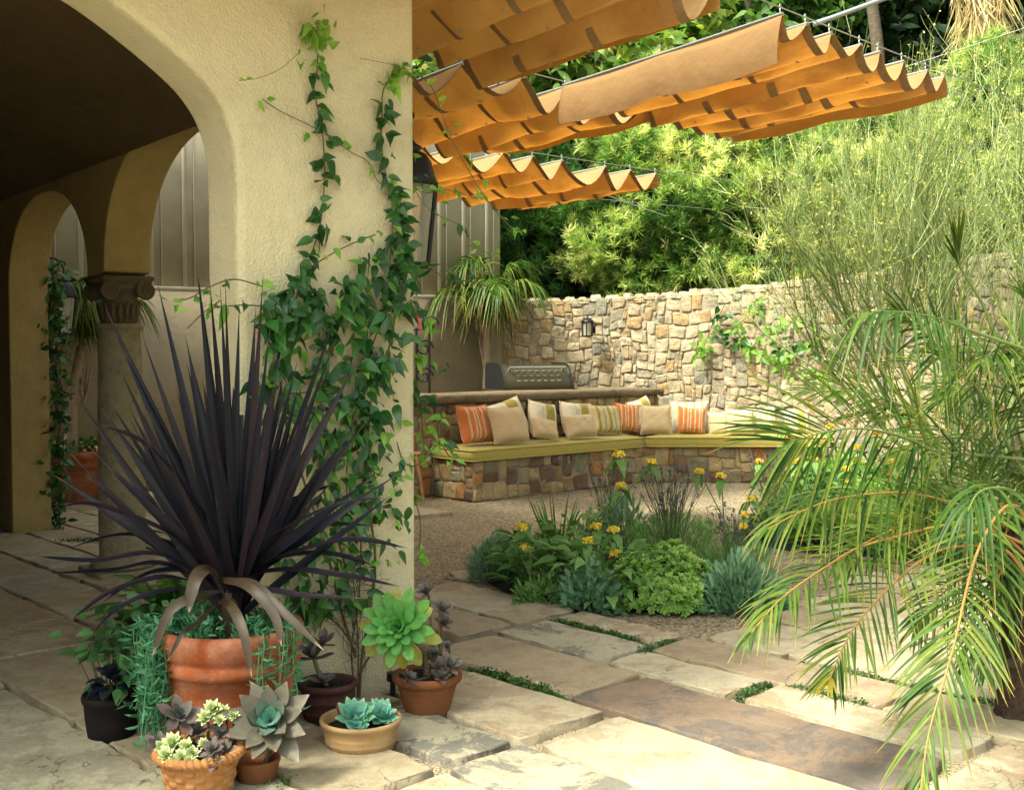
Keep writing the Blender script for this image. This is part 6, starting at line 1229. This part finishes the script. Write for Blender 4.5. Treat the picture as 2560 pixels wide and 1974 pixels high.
# lavender: many thin upright stems with dark buds
def lavender(c, n, H_, spread, label, buds=.5, leaves=900, lr=.22):
    t = thing('lavender', c, label, 'lavender', 'lavender bushes'); b = B(); bb = B(); bs = B()
    for i in range(n):
        a = R.uniform(0, 2*pi); tl = R.uniform(0, spread); h = H_*R.uniform(.65, 1.1); tip = c+V3(math.cos(a)*tl*h, math.sin(a)*tl*h, h); P = np.array([c+V3(math.cos(a)*.05, math.sin(a)*.05, 0), c*.5+tip*.5+V3(R.normal(0, .02), 0, .03), tip]); bs.tube(P, .0020, 3, cap=False)
        if R.random() < buds:
            k = 12; f = R.random(k); q = tip-(tip-P[1])*.16*f[:, None]; bb = B(); bb.straps(q, rdir(k, .2, 1), rdir(k), .013, .0038, [.6, 1, .5]); bb.build('flower_spike', M['violet'], t)
    m_ = leaves; a = R.uniform(0, 2*pi, m_); rr = lr*np.sqrt(R.random(m_)); z = R.random(m_)**.9*H_*.55*(1-(rr/lr)**2*.4); q = c+np.stack([rr*np.cos(a), rr*np.sin(a), z], 1); b.straps(q, nrm(np.stack([np.cos(a)*.5, np.sin(a)*.5, np.ones(m_)], 1)), rdir(m_), .055, .0028, [.7, 1, .1]); b.build('leaves', M['lavleaf'], t); bs.build('stems', M['greystem'], t)
lavender(g(1430, 1195), 120, .62, .5, 'large lavender with thin stems behind the rounded shrub', .4, 2200, .32); lavender(g(1300, 1150), 45, .55, .5, 'lavender at the back of the round bed in front of the gravel', .7, 500, .18); lavender(g(1570, 1230), 60, .45, .5, 'lavender behind the silvery mound', .5, 900, .22); lavender(g(1650, 1120), 45, .6, .45, 'lavender at the near corner of the second bed', .6, 800, .2)
# second bed, right
M['green2'] = leafmat('bed_leaf', [(.06, .18, .03), (.14, .31, .05), (.26, .45, .09), (.4, .58, .18)], tr=.35)
rows2 = [(1700, 1150), (1790, 1165), (1880, 1175), (1980, 1185), (2080, 1190), (2180, 1195), (1740, 1090), (1850, 1100), (1960, 1100), (2080, 1105), (2190, 1110), (1800, 1040), (1920, 1040), (2040, 1040), (2160, 1040), (2000, 1000), (2120, 1000)]
places = ['beside the gravel corner', 'second along the path edge', 'third along the path edge', 'in the middle of the path edge', 'near the palm crown on the path edge', 'at the right end of the path edge']
for k, (x, y) in enumerate(rows2):
    q = g(x, y)
    leafmound('leafy_perennial', (q[0], q[1], 0), (.34, .28, R.uniform(.26, .42)), 620, M['green2'] if k % 3 else M['sage'], ('broad leaved green perennial '+places[k]) if k < 6 else 'leafy green perennial in the bed behind the palm fronds', .085, .02, OV, .6, stems=14, droop=.25, grp='leafy perennials in the right bed')
for k, (x, y, hs) in enumerate([(1690, 1090, [(1675, 935), (1720, 1000)]), (1760, 1100, [(1735, 975), (1700, 1010)]), (1850, 1090, [(1830, 980), (1805, 1025)]), (1990, 1080, [(1935, 905), (1980, 985)]), (2100, 1090, [(2080, 1010), (2060, 1060)]), (1800, 1110, [(1770, 935)]), (1910, 1100, [(1900, 1010), (1870, 950)]), (2160, 1080, [(2145, 1000)]), (1640, 1100, [(1655, 1040), (1620, 1010)])]):
    q = g(x, y); sageplant(q, [[at(hx, hy, q[1])-UP*0, at(hx, hy-28, q[1])] for hx, hy in hs], 'yellow flowering sage '+['at the near left corner of the right bed', 'second from the left in the right bed', 'left of the middle of the right bed', 'under the broom bush in the right bed', 'behind the palm crown in the right bed', 'with a single tall head in the right bed', 'in the middle of the right bed', 'at the right edge of the right bed', 'nearest the olive cushion in the right bed'][k], 24, .12, .16, .3)
q = g(1480, 1240); 
# pale border rock by the bed tip and boulder at the right edge
b = B(); 
def rock(b, c, sz, seed): 
    rg = np.random.default_rng(seed); th = np.linspace(0, pi, 14); ph = np.arange(22)*2*pi/22; P = np.zeros((14, 22, 3)); 
    for i, t in enumerate(th):
        d = np.stack([np.sin(t)*np.cos(ph), np.sin(t)*np.sin(ph), np.full(22, math.cos(t))], 1); k = 1+.12*np.sin(d[:, 0]*5+rg.uniform(0, 6))+.1*np.sin(d[:, 1]*7+1); d = np.sign(d)*np.abs(d)**.75; P[i] = c+d*np.array(sz)*k[:, None]
    b.grid(P, rg.random(), cv=True)
rock(b, g(1010, 1232)+UP*.01, (.17, .10, .035), 3); tag(b.build('edging_rock', M['flag'], None, True), 'flat grey rock at the left tip of the round bed', 'rock')
b = B(); rock(b, g(2140, 1110)+UP*.12, (.28, .2, .24), 5); tag(b.build('boulder', M['wallstone'], None, True), 'pale boulder behind the palm crown at the right edge', 'rock')
# ------------------------------------------------------------------ camera, light
cam = bpy.data.cameras.new('camera'); cam.lens = 36*FPX/1024; cam.sensor_width = 36; cam.clip_end = 400; cam.clip_start = .05
co = bpy.data.objects.new('camera', cam); COL.objects.link(co); co.location = CAM; co.rotation_euler = (pi/2-PITCH, 0, 0); scene.camera = co
cam.dof.use_dof = False
SUN = nrm(V3(-.62, -.45, 1.1))
el = math.asin(SUN[2]); az = math.atan2(SUN[0], SUN[1])
w = bpy.data.worlds.new('World'); scene.world = w; w.use_nodes = True; nt = w.node_tree
sky = nt.nodes.new('ShaderNodeTexSky'); sky.sky_type = 'NISHITA'; sky.sun_disc = False; sky.sun_elevation = el; sky.sun_rotation = az; sky.air_density = .7; sky.dust_density = 5.; sky.ozone_density = .6
bg = nt.nodes['Background']; hsv = nt.nodes.new('ShaderNodeHueSaturation'); hsv.inputs['Saturation'].default_value = .45; nt.links.new(sky.outputs[0], hsv.inputs['Color']); tint = nt.nodes.new('ShaderNodeMix'); tint.data_type = 'RGBA'; tint.blend_type = 'MULTIPLY'; tint.inputs[0].default_value = 1; nt.links.new(hsv.outputs[0], tint.inputs[6]); tint.inputs[7].default_value = (.95, 1, .86, 1); nt.links.new(tint.outputs[2], bg.inputs[0]); bg.inputs[1].default_value = .15
sl_ = bpy.data.lights.new('sun', 'SUN'); sl_.energy = 2.1; sl_.angle = math.radians(11); sl_.color = (1, .965, .78)
so = bpy.data.objects.new('sun', sl_); COL.objects.link(so); so.rotation_euler = Vector(-SUN).to_track_quat('-Z', 'Y').to_euler()
vs = scene.view_settings; vs.view_transform = 'Standard'; vs.look = 'None'; vs.exposure = 1.9; vs.gamma = 1
cy = scene.cycles; cy.max_bounces = 5; cy.diffuse_bounces = 2; cy.glossy_bounces = 2; cy.transmission_bounces = 4; cy.transparent_max_bounces = 4
for o in bpy.data.objects:
    if '_w' in o.keys(): del o['_w']
